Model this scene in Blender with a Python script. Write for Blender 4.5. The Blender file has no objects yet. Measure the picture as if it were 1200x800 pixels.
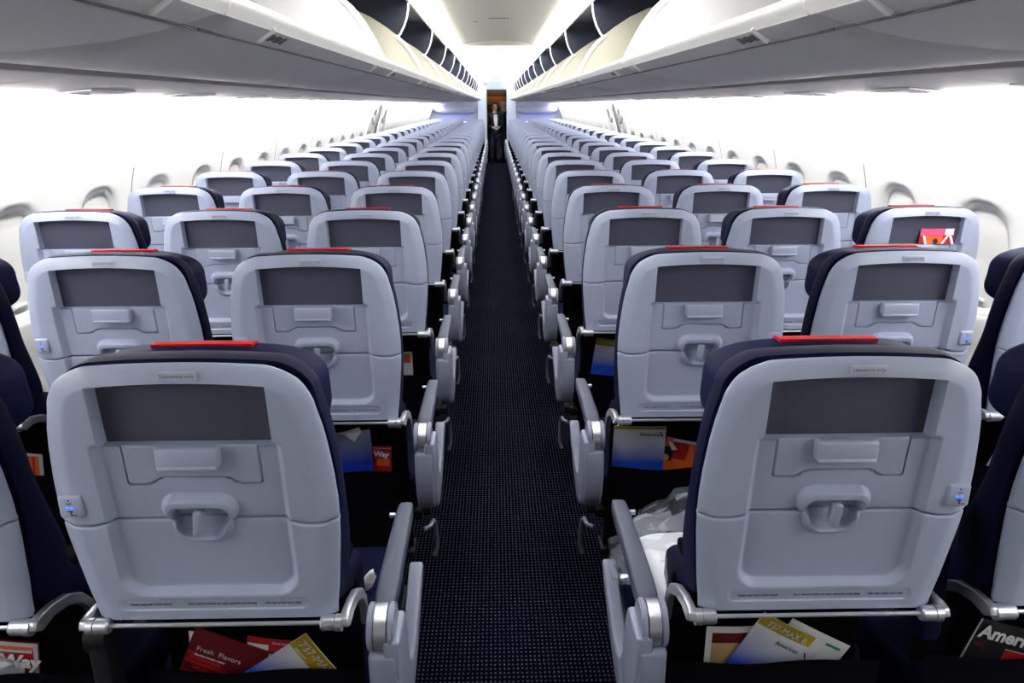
import bpy, bmesh, math, random
import numpy as np
from mathutils import Vector, Matrix
random.seed(7)
SC = bpy.context.scene
COL = SC.collection
PI = math.pi

# ------------------------------------------------------------------ layout constants
CAMX, CAMZ = -0.0322, 1.50
ROW0, PITCH = 1.017, 0.787          # first row's seat-back plane, row pitch
AISLE, SEATW = 0.479, 0.485         # aisle seat centre, seat spacing
NROWS = 24
BIN0, BINL = 1.05, 1.47             # an overhead-bin joint, bin length
Y_BACK, Y_BULK = -1.9, 20.55

# ------------------------------------------------------------------ materials
def mat(name, col, rough=.5, metal=0., spec=.5, emit=None, estr=0., alpha=1., trans=0., coat=0.):
    m = bpy.data.materials.new(name); m.use_nodes = True
    b = m.node_tree.nodes['Principled BSDF']
    b.inputs['Base Color'].default_value = (*col, 1)
    b.inputs['Roughness'].default_value = rough
    b.inputs['Metallic'].default_value = metal
    b.inputs['Specular IOR Level'].default_value = spec
    if coat: b.inputs['Coat Weight'].default_value = coat
    if trans: b.inputs['Transmission Weight'].default_value = trans
    if alpha < 1: b.inputs['Alpha'].default_value = alpha
    if emit:
        b.inputs['Emission Color'].default_value = (*emit, 1)
        b.inputs['Emission Strength'].default_value = estr
    return m

def noise_var(m, scale, amt, bump=0., bscale=None):
    """break up a flat colour with a little noise, and optionally a fine bump"""
    nt = m.node_tree; b = nt.nodes['Principled BSDF']
    tc = nt.nodes.new('ShaderNodeTexCoord')
    n = nt.nodes.new('ShaderNodeTexNoise'); n.inputs['Scale'].default_value = scale
    nt.links.new(tc.outputs['Object'], n.inputs['Vector'])
    if amt:
        c = b.inputs['Base Color'].default_value[:]
        r = nt.nodes.new('ShaderNodeMix'); r.data_type = 'RGBA'
        r.inputs['A'].default_value = (*[x*(1-amt) for x in c[:3]], 1)
        r.inputs['B'].default_value = (*[min(1, x*(1+amt)) for x in c[:3]], 1)
        nt.links.new(n.outputs['Fac'], r.inputs['Factor'])
        nt.links.new(r.outputs['Result'], b.inputs['Base Color'])
    if bump:
        n2 = nt.nodes.new('ShaderNodeTexNoise'); n2.inputs['Scale'].default_value = bscale or scale
        nt.links.new(tc.outputs['Object'], n2.inputs['Vector'])
        bp = nt.nodes.new('ShaderNodeBump'); bp.inputs['Strength'].default_value = bump
        bp.inputs['Distance'].default_value = .002
        nt.links.new(n2.outputs['Fac'], bp.inputs['Height'])
        nt.links.new(bp.outputs['Normal'], b.inputs['Normal'])
    return m

M = {}
M['shell'] = noise_var(mat('grey seat plastic', (.335, .378, .515), .38), 60, .03, .05, 900)
M['latchgrey'] = mat('latch plastic', (.27, .305, .40), .4)
M['niche'] = noise_var(mat('charcoal pocket fabric', (.056, .060, .090), .9, spec=.2), 400, .12)
M['navy'] = noise_var(mat('navy leather', (.0028, .0040, .022), .65, spec=.06), 25, .1, .15, 260)
M['navyhead'] = noise_var(mat('navy headrest leather', (.0032, .0048, .032), .6, spec=.06), 25, .1, .12, 260)
M['red'] = mat('red headrest band', (.40, .004, .008), .6, spec=.1)
M['black'] = noise_var(mat('black fabric', (.0018, .0018, .0035), 1.0, spec=.05), 200, .2)
M['frame'] = mat('black painted metal', (.006, .006, .008), .5, spec=.25)
M['silver'] = mat('satin aluminium', (.50, .52, .58), .33, metal=.8)
M['armpad'] = noise_var(mat('grey arm pad', (.050, .058, .094), .5, spec=.35), 80, .04)
M['armend'] = mat('arm end plastic', (.195, .217, .305), .42)
M['wall'] = mat('white sidewall laminate', (.86, .86, .84), .5)
M['shade'] = mat('window shade', (.86, .86, .83), .6)
M['reveal'] = mat('window reveal', (.86, .86, .84), .55)
M['dark'] = mat('dark joint', (.05, .05, .05), .8)
M['bin'] = noise_var(mat('bin grey-white', (.70, .70, .72), .45), 12, .02)
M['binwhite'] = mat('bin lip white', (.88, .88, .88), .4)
M['cream'] = noise_var(mat('bin cream liner', (.60, .57, .46), .55), 8, .04)
M['binnavy'] = noise_var(mat('bin dark blue lining', (.012, .017, .034), .5), 40, .2)
M['psu'] = mat('service panel white', (.70, .70, .71), .45)
M['ceil'] = mat('ceiling panel', (.76, .74, .65), .6)
M['vault'] = mat('ceiling vault white', (.88, .88, .87), .6)
M['seam'] = mat('grey seam', (.10, .10, .105), .7)
M['rail'] = mat('grey rail', (.34, .34, .33), .6)
M['bulk'] = mat('bulkhead laminate', (.26, .275, .37), .45)
M['doorframe'] = mat('door frame white', (.55, .62, .76), .45)
M['ink'] = mat('dark ink', (.03, .03, .045), .6)
M['greyink'] = mat('grey ink', (.16, .16, .19), .6)
M['white'] = mat('white paper', (.82, .82, .84), .6)
M['shelllabel'] = mat('shell label', (.44, .475, .585), .5)
M['label'] = mat('pale label', (.50, .53, .62), .5)
M['led'] = mat('blue indicator', (.05, .1, .8), .4, emit=(.03, .12, 1), estr=1.6)
M['ledbig'] = mat('blue lamp', (.2, .2, .9), .4, emit=(.2, .22, 1), estr=8)
M['yellow'] = mat('mustard print', (.36, .26, .012), .5, spec=.3)
M['darkred'] = mat('dark red print', (.085, .004, .006), .45, spec=.3)
M['redprint'] = mat('red print', (.34, .010, .014), .45, spec=.3)
M['orange'] = mat('orange print', (.62, .10, .012), .5)
M['magenta'] = mat('pink print', (.70, .07, .22), .5)
M['blackprint'] = mat('black print', (.008, .008, .010), .4)
M['tan'] = mat('tan print', (.42, .28, .14), .6)
M['blueprint'] = mat('blue print', (.02, .08, .5), .45)
M['foil'] = mat('crumpled foil', (.6, .62, .68), .3, metal=.5)
M['pillow'] = mat('white pillow', (.80, .84, .92), .7)
M['skin'] = mat('skin', (.62, .36, .26), .55)
M['suit'] = mat('dark navy suit', (.006, .009, .022), .7)
M['blouse'] = mat('white blouse', (.80, .80, .82), .7)
M['green'] = mat('green scarf', (.02, .22, .16), .6)
M['hairb'] = mat('brown hair', (.055, .022, .010), .5)
M['hairy'] = mat('blond hair', (.70, .52, .32), .5)
M['shoe'] = mat('black shoe', (.004, .004, .005), .3)
M['galley'] = mat('galley dark', (.035, .030, .030), .5)
M['copper'] = mat('galley amber panel', (.42, .16, .05), .5)

def lamp_mat(name, col, s):
    return mat(name, (.9, .9, .9), .5, emit=col, estr=s)
M['lampwall'] = lamp_mat('sidewall lamp lens', (1, .985, .96), 60)
M['lampceil'] = lamp_mat('ceiling lamp lens', (1, .985, .95), 11)
M['lampfar'] = lamp_mat('vault lamp lens', (.97, .98, 1), 18)
M['lampblue'] = lamp_mat('mood lamp lens', (.10, .22, 1), 10)
M['lampgal'] = lamp_mat('galley lamp lens', (1, .62, .30), 10)

def carpet_mat():
    m = mat('dotted carpet', (.01, .011, .025), 1, spec=.0)
    nt = m.node_tree; b = nt.nodes['Principled BSDF']; L = nt.links.new
    tc = nt.nodes.new('ShaderNodeTexCoord')
    sep = nt.nodes.new('ShaderNodeSeparateXYZ'); L(tc.outputs['Object'], sep.inputs[0])
    def mth(op, a, bv=None, clamp=False):
        n = nt.nodes.new('ShaderNodeMath'); n.operation = op; n.use_clamp = clamp
        for i, v in enumerate((a, bv)):
            if v is None: continue
            if isinstance(v, (int, float)): n.inputs[i].default_value = v
            else: L(v, n.inputs[i])
        return n.outputs[0]
    nz = nt.nodes.new('ShaderNodeTexNoise'); nz.inputs['Scale'].default_value = 60
    L(tc.outputs['Object'], nz.inputs['Vector'])
    jit = mth('MULTIPLY', mth('SUBTRACT', nz.outputs['Fac'], .5), .0055)
    # dots on a grid: about 12 mm across the aisle, 17 mm along it
    fx = mth('SUBTRACT', mth('FRACT', mth('MULTIPLY', mth('ADD', sep.outputs['X'], jit), 1/.0125)), .5)
    fy = mth('SUBTRACT', mth('FRACT', mth('MULTIPLY', mth('ADD', sep.outputs['Y'], jit), 1/.0165)), .5)
    r2 = mth('ADD', mth('MULTIPLY', fx, fx), mth('MULTIPLY', fy, fy))
    dot = mth('MULTIPLY', mth('SUBTRACT', .055, r2), 26, True)
    n2 = nt.nodes.new('ShaderNodeTexNoise'); n2.inputs['Scale'].default_value = 170
    L(tc.outputs['Object'], n2.inputs['Vector'])
    dot = mth('MULTIPLY', dot, mth('MULTIPLY', n2.outputs['Fac'], 1.5))
    mx = nt.nodes.new('ShaderNodeMix'); mx.data_type = 'RGBA'
    mx.inputs['A'].default_value = (.0014, .0018, .0058, 1); mx.inputs['B'].default_value = (.075, .082, .110, 1)
    L(dot, mx.inputs['Factor']); L(mx.outputs['Result'], b.inputs['Base Color'])
    return m
M['carpet'] = carpet_mat()

def fade_mat(name, lo, hi, z0, z1, axis='Z'):
    """printed fade from one ink to another across a card, in the card's own coordinates"""
    m = mat(name, hi, .42); nt = m.node_tree; b = nt.nodes['Principled BSDF']
    tc = nt.nodes.new('ShaderNodeTexCoord'); sp = nt.nodes.new('ShaderNodeSeparateXYZ')
    nt.links.new(tc.outputs['Object'], sp.inputs[0])
    mr = nt.nodes.new('ShaderNodeMapRange'); mr.inputs['From Min'].default_value = z0; mr.inputs['From Max'].default_value = z1
    nt.links.new(sp.outputs[axis], mr.inputs['Value'])
    cr = nt.nodes.new('ShaderNodeValToRGB'); cr.color_ramp.elements[0].color = (*lo, 1); cr.color_ramp.elements[1].color = (*hi, 1)
    e = cr.color_ramp.elements.new(.5); e.color = (*[.35*a+.5*b_ for a, b_ in zip(lo, hi)], 1)
    nt.links.new(mr.outputs[0], cr.inputs[0]); nt.links.new(cr.outputs[0], b.inputs['Base Color'])
    return m
M['cardfade'] = fade_mat('blue to white printed card', (.008, .06, .50), (.68, .70, .76), -.105, -.025)
M['cardfade2'] = fade_mat('deep blue printed card', (.004, .035, .50), (.26, .30, .40), -.095, -.008)

# ------------------------------------------------------------------ geometry helpers
def mesh_from(name, verts, faces, m, smooth=True, angle=35):
    me = bpy.data.meshes.new(name)
    me.from_pydata([tuple(map(float, v)) for v in verts], [], faces)
    me.materials.append(M[m] if isinstance(m, str) else m)
    me.update()
    if smooth:
        me.polygons.foreach_set('use_smooth', [True]*len(me.polygons))
        me.set_sharp_from_angle(angle=math.radians(angle))
    return me

def link(name, me, parent=None, loc=(0, 0, 0), rot=(0, 0, 0), kind=None):
    o = bpy.data.objects.new(name, me); COL.objects.link(o)
    o.location = loc; o.rotation_euler = rot
    if parent: o.parent = parent
    if kind: o['kind'] = kind
    return o

def thing(name, label, cat, loc=(0, 0, 0), rot=(0, 0, 0), group=None, me=None):
    o = bpy.data.objects.new(name, me); COL.objects.link(o)
    o.location = loc; o.rotation_euler = rot
    o['label'] = label; o['category'] = cat
    if group: o['group'] = group
    if me is None: o.empty_display_size = .1
    return o

class MB:
    """collects shapes for one mesh"""
    def __init__(s): s.v = []; s.f = []
    def add(s, v, f):
        n = len(s.v); s.v += [tuple(p) for p in v]; s.f += [tuple(i+n for i in q) for q in f]; return s
    def box(s, c, d, bev=0., rot=None):
        bm = bmesh.new(); bmesh.ops.create_cube(bm, size=1)
        bmesh.ops.scale(bm, vec=d, verts=bm.verts)
        if bev > 0:
            bmesh.ops.bevel(bm, geom=list(bm.edges), offset=bev, segments=3, profile=.5, affect='EDGES')
        if rot: bmesh.ops.rotate(bm, cent=(0, 0, 0), matrix=rot, verts=bm.verts)
        bmesh.ops.translate(bm, vec=c, verts=bm.verts)
        bm.verts.ensure_lookup_table()
        for i, v in enumerate(bm.verts): v.index = i
        s.add([v.co[:] for v in bm.verts], [[v.index for v in f.verts] for f in bm.faces]); bm.free(); return s
    def tube(s, pts, r, n=10, cap=True, scale=None):
        pts = [Vector(p) for p in pts]; N = len(pts)
        rs = r if isinstance(r, (list, tuple)) else [r]*N
        V = []; up = None
        for i, p in enumerate(pts):
            t = (pts[min(i+1, N-1)]-pts[max(i-1, 0)]).normalized()
            if up is None:
                up = Vector((0, 0, 1)) if abs(t.z) < .9 else Vector((0, 1, 0))
            a = t.cross(up).normalized(); b = a.cross(t).normalized(); up = b
            for k in range(n):
                w = 2*PI*k/n
                V.append(p+a*(math.cos(w)*rs[i]*(scale[0] if scale else 1))+b*(math.sin(w)*rs[i]*(scale[1] if scale else 1)))
        F = [(i*n+k, i*n+(k+1) % n, (i+1)*n+(k+1) % n, (i+1)*n+k) for i in range(N-1) for k in range(n)]
        if cap: F += [tuple(reversed(range(n))), tuple(range((N-1)*n, N*n))]
        return s.add(V, F)
    def prism(s, poly, a0, a1, axis='X', bev=0.):
        """a closed polygon pushed out along an axis; poly gives the two other coordinates"""
        bm = bmesh.new(); vs = []
        for (p, q) in poly:
            vs.append(bm.verts.new({'X': (a0, p, q), 'Y': (p, a0, q), 'Z': (p, q, a0)}[axis]))
        f = bm.faces.new(vs)
        r = bmesh.ops.extrude_face_region(bm, geom=[f])
        d = {'X': (a1-a0, 0, 0), 'Y': (0, a1-a0, 0), 'Z': (0, 0, a1-a0)}[axis]
        bmesh.ops.translate(bm, vec=d, verts=[g for g in r['geom'] if isinstance(g, bmesh.types.BMVert)])
        if bev > 0:
            es = [e for e in bm.edges if len(e.link_faces) == 2 and e.calc_face_angle(0) > .5]
            bmesh.ops.bevel(bm, geom=es, offset=bev, segments=3, profile=.5, affect='EDGES')
        bmesh.ops.recalc_face_normals(bm, faces=bm.faces)
        for i, v in enumerate(bm.verts): v.index = i
        s.add([v.co[:] for v in bm.verts], [[v.index for v in f.verts] for f in bm.faces]); bm.free(); return s
    def superq(s, c, d, e1=.3, e2=.3, nu=40, nv=20, warp=None):
        """superquadric: a rounded box of half sizes d"""
        def pw(x, e): return math.copysign(abs(x)**e, x)
        V = []; F = []
        for j in range(nv+1):
            a = -PI/2+PI*j/nv
            for i in range(nu):
                b = 2*PI*i/nu
                p = (d[0]*pw(math.cos(a), e1)*pw(math.cos(b), e2), d[1]*pw(math.cos(a), e1)*pw(math.sin(b), e2), d[2]*pw(math.sin(a), e1))
                if warp: p = warp(p)
                V.append((p[0]+c[0], p[1]+c[1], p[2]+c[2]))
        for j in range(nv):
            for i in range(nu):
                F.append((j*nu+i, j*nu+(i+1) % nu, (j+1)*nu+(i+1) % nu, (j+1)*nu+i))
        return s.add(V, F)
    def mesh(s, name, m, smooth=True, angle=35):
        return mesh_from(name, s.v, s.f, m, smooth, angle)

_text_cache = {}
def text_mesh(txt, size, m, align='CENTER', bold=0., shear=0., extrude=.0003):
    key = (txt, size, m, align, bold, shear)
    if key in _text_cache: return _text_cache[key]
    cu = bpy.data.curves.new('lettering', 'FONT'); cu.body = txt; cu.size = size
    cu.align_x = align; cu.align_y = 'CENTER'; cu.extrude = extrude; cu.offset = bold; cu.shear = shear
    cu.resolution_u = 3
    o = bpy.data.objects.new('lettering', cu); COL.objects.link(o)
    dg = bpy.context.evaluated_depsgraph_get(); dg.update()
    me = bpy.data.meshes.new_from_object(o.evaluated_get(dg))
    me.name = 'lettering'; me.materials.clear(); me.materials.append(M[m])
    bpy.data.objects.remove(o); _text_cache[key] = me
    return me

def sm(x, a, b):
    t = np.clip((np.asarray(x, float)-a)/(b-a), 0, 1); return t*t*(3-2*t)

# ------------------------------------------------------------------ seat back surface
HWZ = [(.70, .187), (.724, .189), (.745, .191), (.78, .196), (.82, .200), (.87, .205), (.905, .207), (.94, .2075), (.98, .2055), (1.03, .2005), (1.06, .196), (1.09, .189), (1.12, .183), (1.17, .176)]
def hw(z): return np.interp(z, [a for a, b in HWZ], [b for a, b in HWZ])
def base(z): return -.030+.09*(1.1275-z)
def rbox(u, z, cu, cz, hu, hz, r):
    qx = np.abs(u-cu)-(hu-r); qz = np.abs(z-cz)-(hz-r)
    return np.minimum(np.maximum(qx, qz), 0)+np.hypot(np.maximum(qx, 0), np.maximum(qz, 0))-r
def poly_sdf(u, z, P):
    u = np.asarray(u, float); z = np.asarray(z, float)
    d = np.full(u.shape, 1e9); s = np.ones(u.shape)
    n = len(P)
    for i in range(n):
        ax, az = P[i]; bx, bz = P[i-1]
        ex, ez = bx-ax, bz-az; wx, wz = u-ax, z-az
        t = np.clip((wx*ex+wz*ez)/(ex*ex+ez*ez), 0, 1)
        d = np.minimum(d, np.hypot(wx-ex*t, wz-ez*t))
        c1 = z >= az; c2 = z < bz; c3 = ex*wz > ez*wx
        s = np.where((c1 & c2 & c3) | (~c1 & ~c2 & ~c3), -s, s)
    return d*s
TRAY = [(-.0985, 1.06), (-.0985, .9695), (-.095, .966), (-.069, .966), (-.062, .9685), (-.052, .9755), (-.044, .9775), (.044, .9775), (.052, .9755), (.062, .9685), (.069, .966), (.095, .966), (.0985, .9695), (.0985, 1.06)]
LATCH_C, = (.905,),
def latch_out(u, z):    # outer outline of the turn-latch bezel: a wide arch above, a narrower bowl below
    a = rbox(u, z, 0, .924, .058, .026, .025)
    b = rbox(u, z, 0, .896, .0465, .034, .033)
    return np.minimum(a, b)
def latch_in(u, z):
    a = rbox(u, z, 0, .912, .0425, .0155, .013)
    b = rbox(u, z, 0, .900, .035, .0265, .0262)
    return np.minimum(a, b)
SLIT = .9045
def slit_z(u):
    a = np.abs(u); return SLIT-.0045*sm(a, .140, .156)+.004*sm(a, .186, .2)
def surf(u, z):
    w = base(z)
    au = np.abs(u)
    r = rbox(u, z, 0, .98, .131, .205, .03)
    rec = (1-sm(r, -.006, .007))*(1-sm(z, 1.028, 1.040))
    w = w+.0150*rec
    t = rbox(u, z, 0, .7525, .146, .0115, .010)
    w = w+.0022*(1-sm(t, -.0018, .0006))
    top = 1.1275+.006*(1-(np.minimum(au, .124)/.124)**2)
    nic = (au < .124) & (z > 1.031) & (z < top)
    w = np.where(nic, .09*(1.116-z)+.0015, w)
    tr = poly_sdf(u, z, TRAY)
    w = np.where((tr < .0016) & ~nic & (z < 1.0312), w+.009, w)
    w = np.where(latch_out(u, z) < -.003, w+.020, w)
    return w

def half_grid(zrows, zwarp, top, cuts):
    """grid of shell surface points; zrows list bottom..top, zwarp(u,z)->z"""
    inner = list(np.linspace(-.15, .15, 121)) + [x for c in cuts for x in (c-.0006, c+.0006, -c-.0006, -c+.0006)]
    inner = np.array(sorted(inner))
    ot = 1-(1-np.linspace(0, 1, 15)[1:])**1.7
    nO = len(ot); nI = len(inner); nC = nI+2*nO
    Z = np.repeat(np.array(zrows)[:, None], nC, 1)
    U = np.zeros_like(Z); U[:, nO:nO+nI] = inner[None]
    h = hw(Z[:, 0])
    for k, t in enumerate(ot):
        U[:, nO+nI+k] = .15+(h-.15)*t
        U[:, nO-1-k] = -(.15+(h-.15)*t)
    Z = zwarp(U, Z)
    if top:
        ztop = Z.max(); rr = .060
        hz = hw(Z); cu = .179-rr; cz = ztop-rr
        a = np.clip((np.abs(U)-cu)/(hz-cu), 0, 1); b = np.clip((Z-cz)/rr, 0, 1)
        na = a*np.sqrt(1-b*b/2); nb = b*np.sqrt(1-a*a/2)
        msk = (a > 0) & (b > 0)
        U = np.where(msk, np.sign(U)*(cu+na*(hz-cu)), U); Z = np.where(msk, cz+nb*rr, Z)
        Z = Z-.005*(np.minimum(np.abs(U), .14)/.13)**2*sm(Z, 1.13, 1.16)
    return U, Z

def shell_mesh(name, zrows, zwarp, top):
    U, Z = half_grid(zrows, zwarp, top, (.124, .0985, .0995))
    W = surf(U, Z)
    nR, nC = U.shape
    # roll the outer edge forward; nearest distance to the outline
    ring = [(0, j) for j in range(nC)]+[(i, nC-1) for i in range(1, nR)]+[(nR-1, j) for j in range(nC-2, -1, -1)]+[(i, 0) for i in range(nR-2, 0, -1)]
    side = [(i, nC-1) for i in range(nR)]+[(i, 0) for i in range(nR)]
    if top: side += [(nR-1, j) for j in range(nC)]
    bu = np.array([U[p] for p in side]); bz = np.array([Z[p] for p in side])
    E = np.min(np.hypot(U[..., None]-bu, Z[..., None]-bz), axis=-1)
    R, D = .028, .015
    t = np.clip((R-E)/R, 0, 1); W = W+D*(.55*t+.45*(1-np.sqrt(np.maximum(0, 1-t*t))))
    es = (Z-Z[:1]) if top else (Z[-1:]-Z)           # the slit edge
    t = np.clip((.004-es)/.004, 0, 1); W = W+.004*(1-np.sqrt(np.maximum(0, 1-t*t)))
    V = [(U[i, j], W[i, j], Z[i, j]) for i in range(nR) for j in range(nC)]
    F = [(i*nC+j, i*nC+j+1, (i+1)*nC+j+1, (i+1)*nC+j) for i in range(nR-1) for j in range(nC-1)]
    n0 = len(V)
    for (i, j) in ring:
        u, w, z = U[i, j], W[i, j], Z[i, j]
        slit = (i == 0) if top else (i == nR-1)
        V.append((u*.975, w+(.010 if slit else .012), z-.004*min(1, max(0, (z-1.09)/.05))))
    n = len(ring)
    for k in range(n):
        a = ring[k]; b = ring[(k+1) % n]
        F.append((a[0]*nC+a[1], n0+k, n0+(k+1) % n, b[0]*nC+b[1]))
    return mesh_from(name, V, F, 'shell', True, 32)

def up_warp(u, z):
    z0 = SLIT+.0012; lo = slit_z(u)+.0012
    f = 1-sm(z, SLIT, SLIT+.03)
    z = z+(lo-z0)*f
    arch = .006*(1-(np.minimum(np.abs(u), .124)/.124)**2)
    return z+arch*np.clip(1-np.abs(z-1.1275)/.03, 0, 1)
def lo_warp(u, z):
    z0 = SLIT-.0012; lo = slit_z(u)-.0012
    return z+(lo-z0)*sm(z, SLIT-.03, SLIT)
rows_up = sorted(set(np.round(np.concatenate([np.arange(SLIT+.0012, 1.158, .0024), [SLIT+.002, SLIT+.003, 1.0303, 1.0317, 1.1269, 1.1281], np.linspace(1.14, 1.161, 16)]), 5)))
rows_lo = sorted(set(np.round(np.concatenate([np.arange(.724, SLIT-.0012, .0024), [.7245, .7255, .727, SLIT-.003, SLIT-.002, SLIT-.0012]]), 5)))

def tray_mesh():
    us = np.linspace(-.0985, .0985, 90); zs = np.linspace(.966, 1.0303, 34)
    U, Z = np.meshgrid(us, zs)
    lowz = np.interp(np.abs(us), [0, .044, .052, .062, .069, .095, .0985], [.9775, .9775, .9755, .9685, .966, .966, .9695])
    Z = lowz[None]+(Z-.966)/(1.0303-.966)*(1.0303-lowz[None])
    E = np.minimum(np.minimum(.0985-np.abs(U), Z-lowz[None]), 1.0303-Z)
    t = np.clip((.0016-E)/.0016, 0, 1)
    W = base(Z)+.0150-.0008+.0022*(1-np.sqrt(np.maximum(0, 1-t*t)))
    nR, nC = U.shape
    V = [(U[i, j], W[i, j], Z[i, j]) for i in range(nR) for j in range(nC)]
    F = [(i*nC+j, i*nC+j+1, (i+1)*nC+j+1, (i+1)*nC+j) for i in range(nR-1) for j in range(nC-1)]
    ring = [(0, j) for j in range(nC)]+[(i, nC-1) for i in range(1, nR)]+[(nR-1, j) for j in range(nC-2, -1, -1)]+[(i, 0) for i in range(nR-2, 0, -1)]
    n0 = len(V); n = len(ring)
    for (i, j) in ring: V.append((U[i, j], W[i, j]+(.026 if i == nR-1 else .005), Z[i, j]))
    for k in range(n):
        a = ring[k]; b = ring[(k+1) % n]
        F.append((a[0]*nC+a[1], n0+k, n0+(k+1) % n, b[0]*nC+b[1]))
    return mesh_from('tray_table', V, F, 'shell', True, 40)

def latch_mesh():
    us = np.linspace(-.0585, .0585, 79); zs = np.linspace(.8615, .9505, 61)
    U, Z = np.meshgrid(us, zs); so = latch_out(U, Z); si = latch_in(U, Z)
    ridge = sm(so, .001, -.011)*.0155*(.75+.25*sm(Z, .88, .94))
    hole = sm(si, .003, -.005)
    W = base(Z)+.0150+.000-ridge*(1-hole)+hole*.010
    W = np.where(np.abs(Z-SLIT-.001) < .001, np.where(si < -.004, W+.004, W), W)
    nR, nC = U.shape; keep = so < .0008
    V = [(U[i, j], W[i, j], Z[i, j]) for i in range(nR) for j in range(nC)]
    F = [(i*nC+j, i*nC+j+1, (i+1)*nC+j+1, (i+1)*nC+j) for i in range(nR-1) for j in range(nC-1)
         if keep[i, j] and keep[i+1, j] and keep[i, j+1] and keep[i+1, j+1]]
    used = sorted({i for f in F for i in f}); mp = {v: k for k, v in enumerate(used)}
    return mesh_from('latch_bezel', [V[i] for i in used], [tuple(mp[i] for i in f) for f in F], 'shell', True, 60)

def niche_mesh():
    us = np.linspace(-.1235, .1235, 25); ts = np.linspace(0, 1, 9)
    V = []; F = []
    for t in ts:
        for u in us:
            top = 1.1275+.006*(1-(u/.124)**2)
            z = 1.0315+(top-.0005-1.0315)*t
            V.append((u, .09*(1.116-z)-.0005-.004*math.sin(PI*t)*(1-(u/.13)**2), z))
    for i in range(8):
        for j in range(24): F.append((i*25+j, i*25+j+1, (i+1)*25+j+1, (i+1)*25+j))
    return mesh_from('literature_niche', V, F, 'niche')

# headrest: centre (0,hy,hz), half sizes
HR = dict(y=.086, z=1.0690, a=.178, b=.040, c=.084)
def hr_warp(p):
    x, y, z = p; t = abs(x)/HR['a']
    sh = 1-.10*max(0, (z/HR['c']))**3
    y2 = y+.045*t**3*(.5+.5*(y/HR['b']))+.02*(z < 0)*(-z/HR['c'])*(y > 0)
    return (x*sh, y2, z-.006*t*t*(z > 0)*z/HR['c'])
def headrest_mesh():
    return MB().superq((0, HR['y'], HR['z']), (HR['a'], HR['b'], HR['c']), .55, .40, 64, 32, hr_warp).mesh('headrest', 'navyhead', True, 60)
def band_mesh():
    def pw(x, e): return math.copysign(abs(x)**e, x)
    V = []; F = []; nx = 20; na = 9
    for j in range(na):
        a = PI*(.505-.24*j/(na-1))      # from the crest forward
        for i in range(nx):
            x = -.076+.152*i/(nx-1)
            t = abs(x)/HR['a']
            y = HR['b']*pw(math.cos(a), .55); z = HR['c']*pw(math.sin(a), .55)
            # superquadric profile where the outline direction b runs mostly along +y
            p = hr_warp((x, y*1.0, z)); V.append((x, p[1]+HR['y'], p[2]+HR['z']+.0030))
    for j in range(na-1):
        for i in range(nx-1): F.append((j*nx+i, j*nx+i+1, (j+1)*nx+i+1, (j+1)*nx+i))
    n = len(V)
    V += [(x, y, z-.006) for x, y, z in V]
    F += [tuple(n+k for k in reversed(f)) for f in F]
    ring = [j for j in range(nx)]+[j*nx+nx-1 for j in range(1, na)]+[(na-1)*nx+j for j in range(nx-2, -1, -1)]+[j*nx for j in range(na-2, 0, -1)]
    for k in range(len(ring)):
        a, b = ring[k], ring[(k+1) % len(ring)]; F.append((b, a, n+a, n+b))
    return mesh_from('red_band', V, F, 'red', True, 50)
def back_cushion_mesh():
    """navy cushion: the shell's outline carried forward, with rounded edges"""
    def outline(inset, top):
        pts = []; zt = top-inset; rr = .060
        zs = list(np.linspace(.50+inset, zt-rr, 40))
        right = [(max(.02, float(hw(max(z, .70)))-inset), z) for z in zs]
        cu = float(hw(zt-rr))-inset-rr
        arc = [(cu+rr*math.cos(a), zt-rr+rr*math.sin(a)-.005*((cu+rr*math.cos(a))/.13)**2*math.sin(a)) for a in np.linspace(.12, PI/2, 12)]
        tp = [(cu*t, zt-.005*(cu*t/.13)**2) for t in (.66, .33, 0)]
        h = right+arc+tp
        return h+[(-x, z) for x, z in h[-2::-1]]
    rings = [(.026, .034), (.014, .020), (.004, .010), (.006, .005), (.020, .004), (.045, .006), (.062, .012), (.074, .024), (.080, .045)]
    V = []; F = []; n = None
    for w, ins in rings:
        o = outline(ins-.003, 1.162); n = len(o)
        for u, z in o:
            V.append((u*(1-.06*float(sm(z, .74, .60))), w+.09*(1.1275-z)+(.05*float(sm(z, .95, .75)) if w > .03 else 0)+.17*float(sm(z, .745, .62)), z))
    for r in range(len(rings)-1):
        for k in range(n): F.append((r*n+k, r*n+(k+1) % n, (r+1)*n+(k+1) % n, (r+1)*n+k))
    F.append(tuple(range(n))[::-1]); F.append(tuple((len(rings)-1)*n+k for k in range(n)))
    return mesh_from('back_cushion', V, F, 'navy', True, 60)
def seat_cushion_mesh():
    def wp(p):
        x, y, z = p; return (x, y, z+.012*(abs(x)/.22)**2+(.012*sm(y, .05, .24) if z > 0 else 0))
    return MB().superq((0, .405, .40), (.218, .215, .062), .3, .25, 48, 18, wp).mesh('seat_cushion', 'navy', True, 60)
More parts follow.
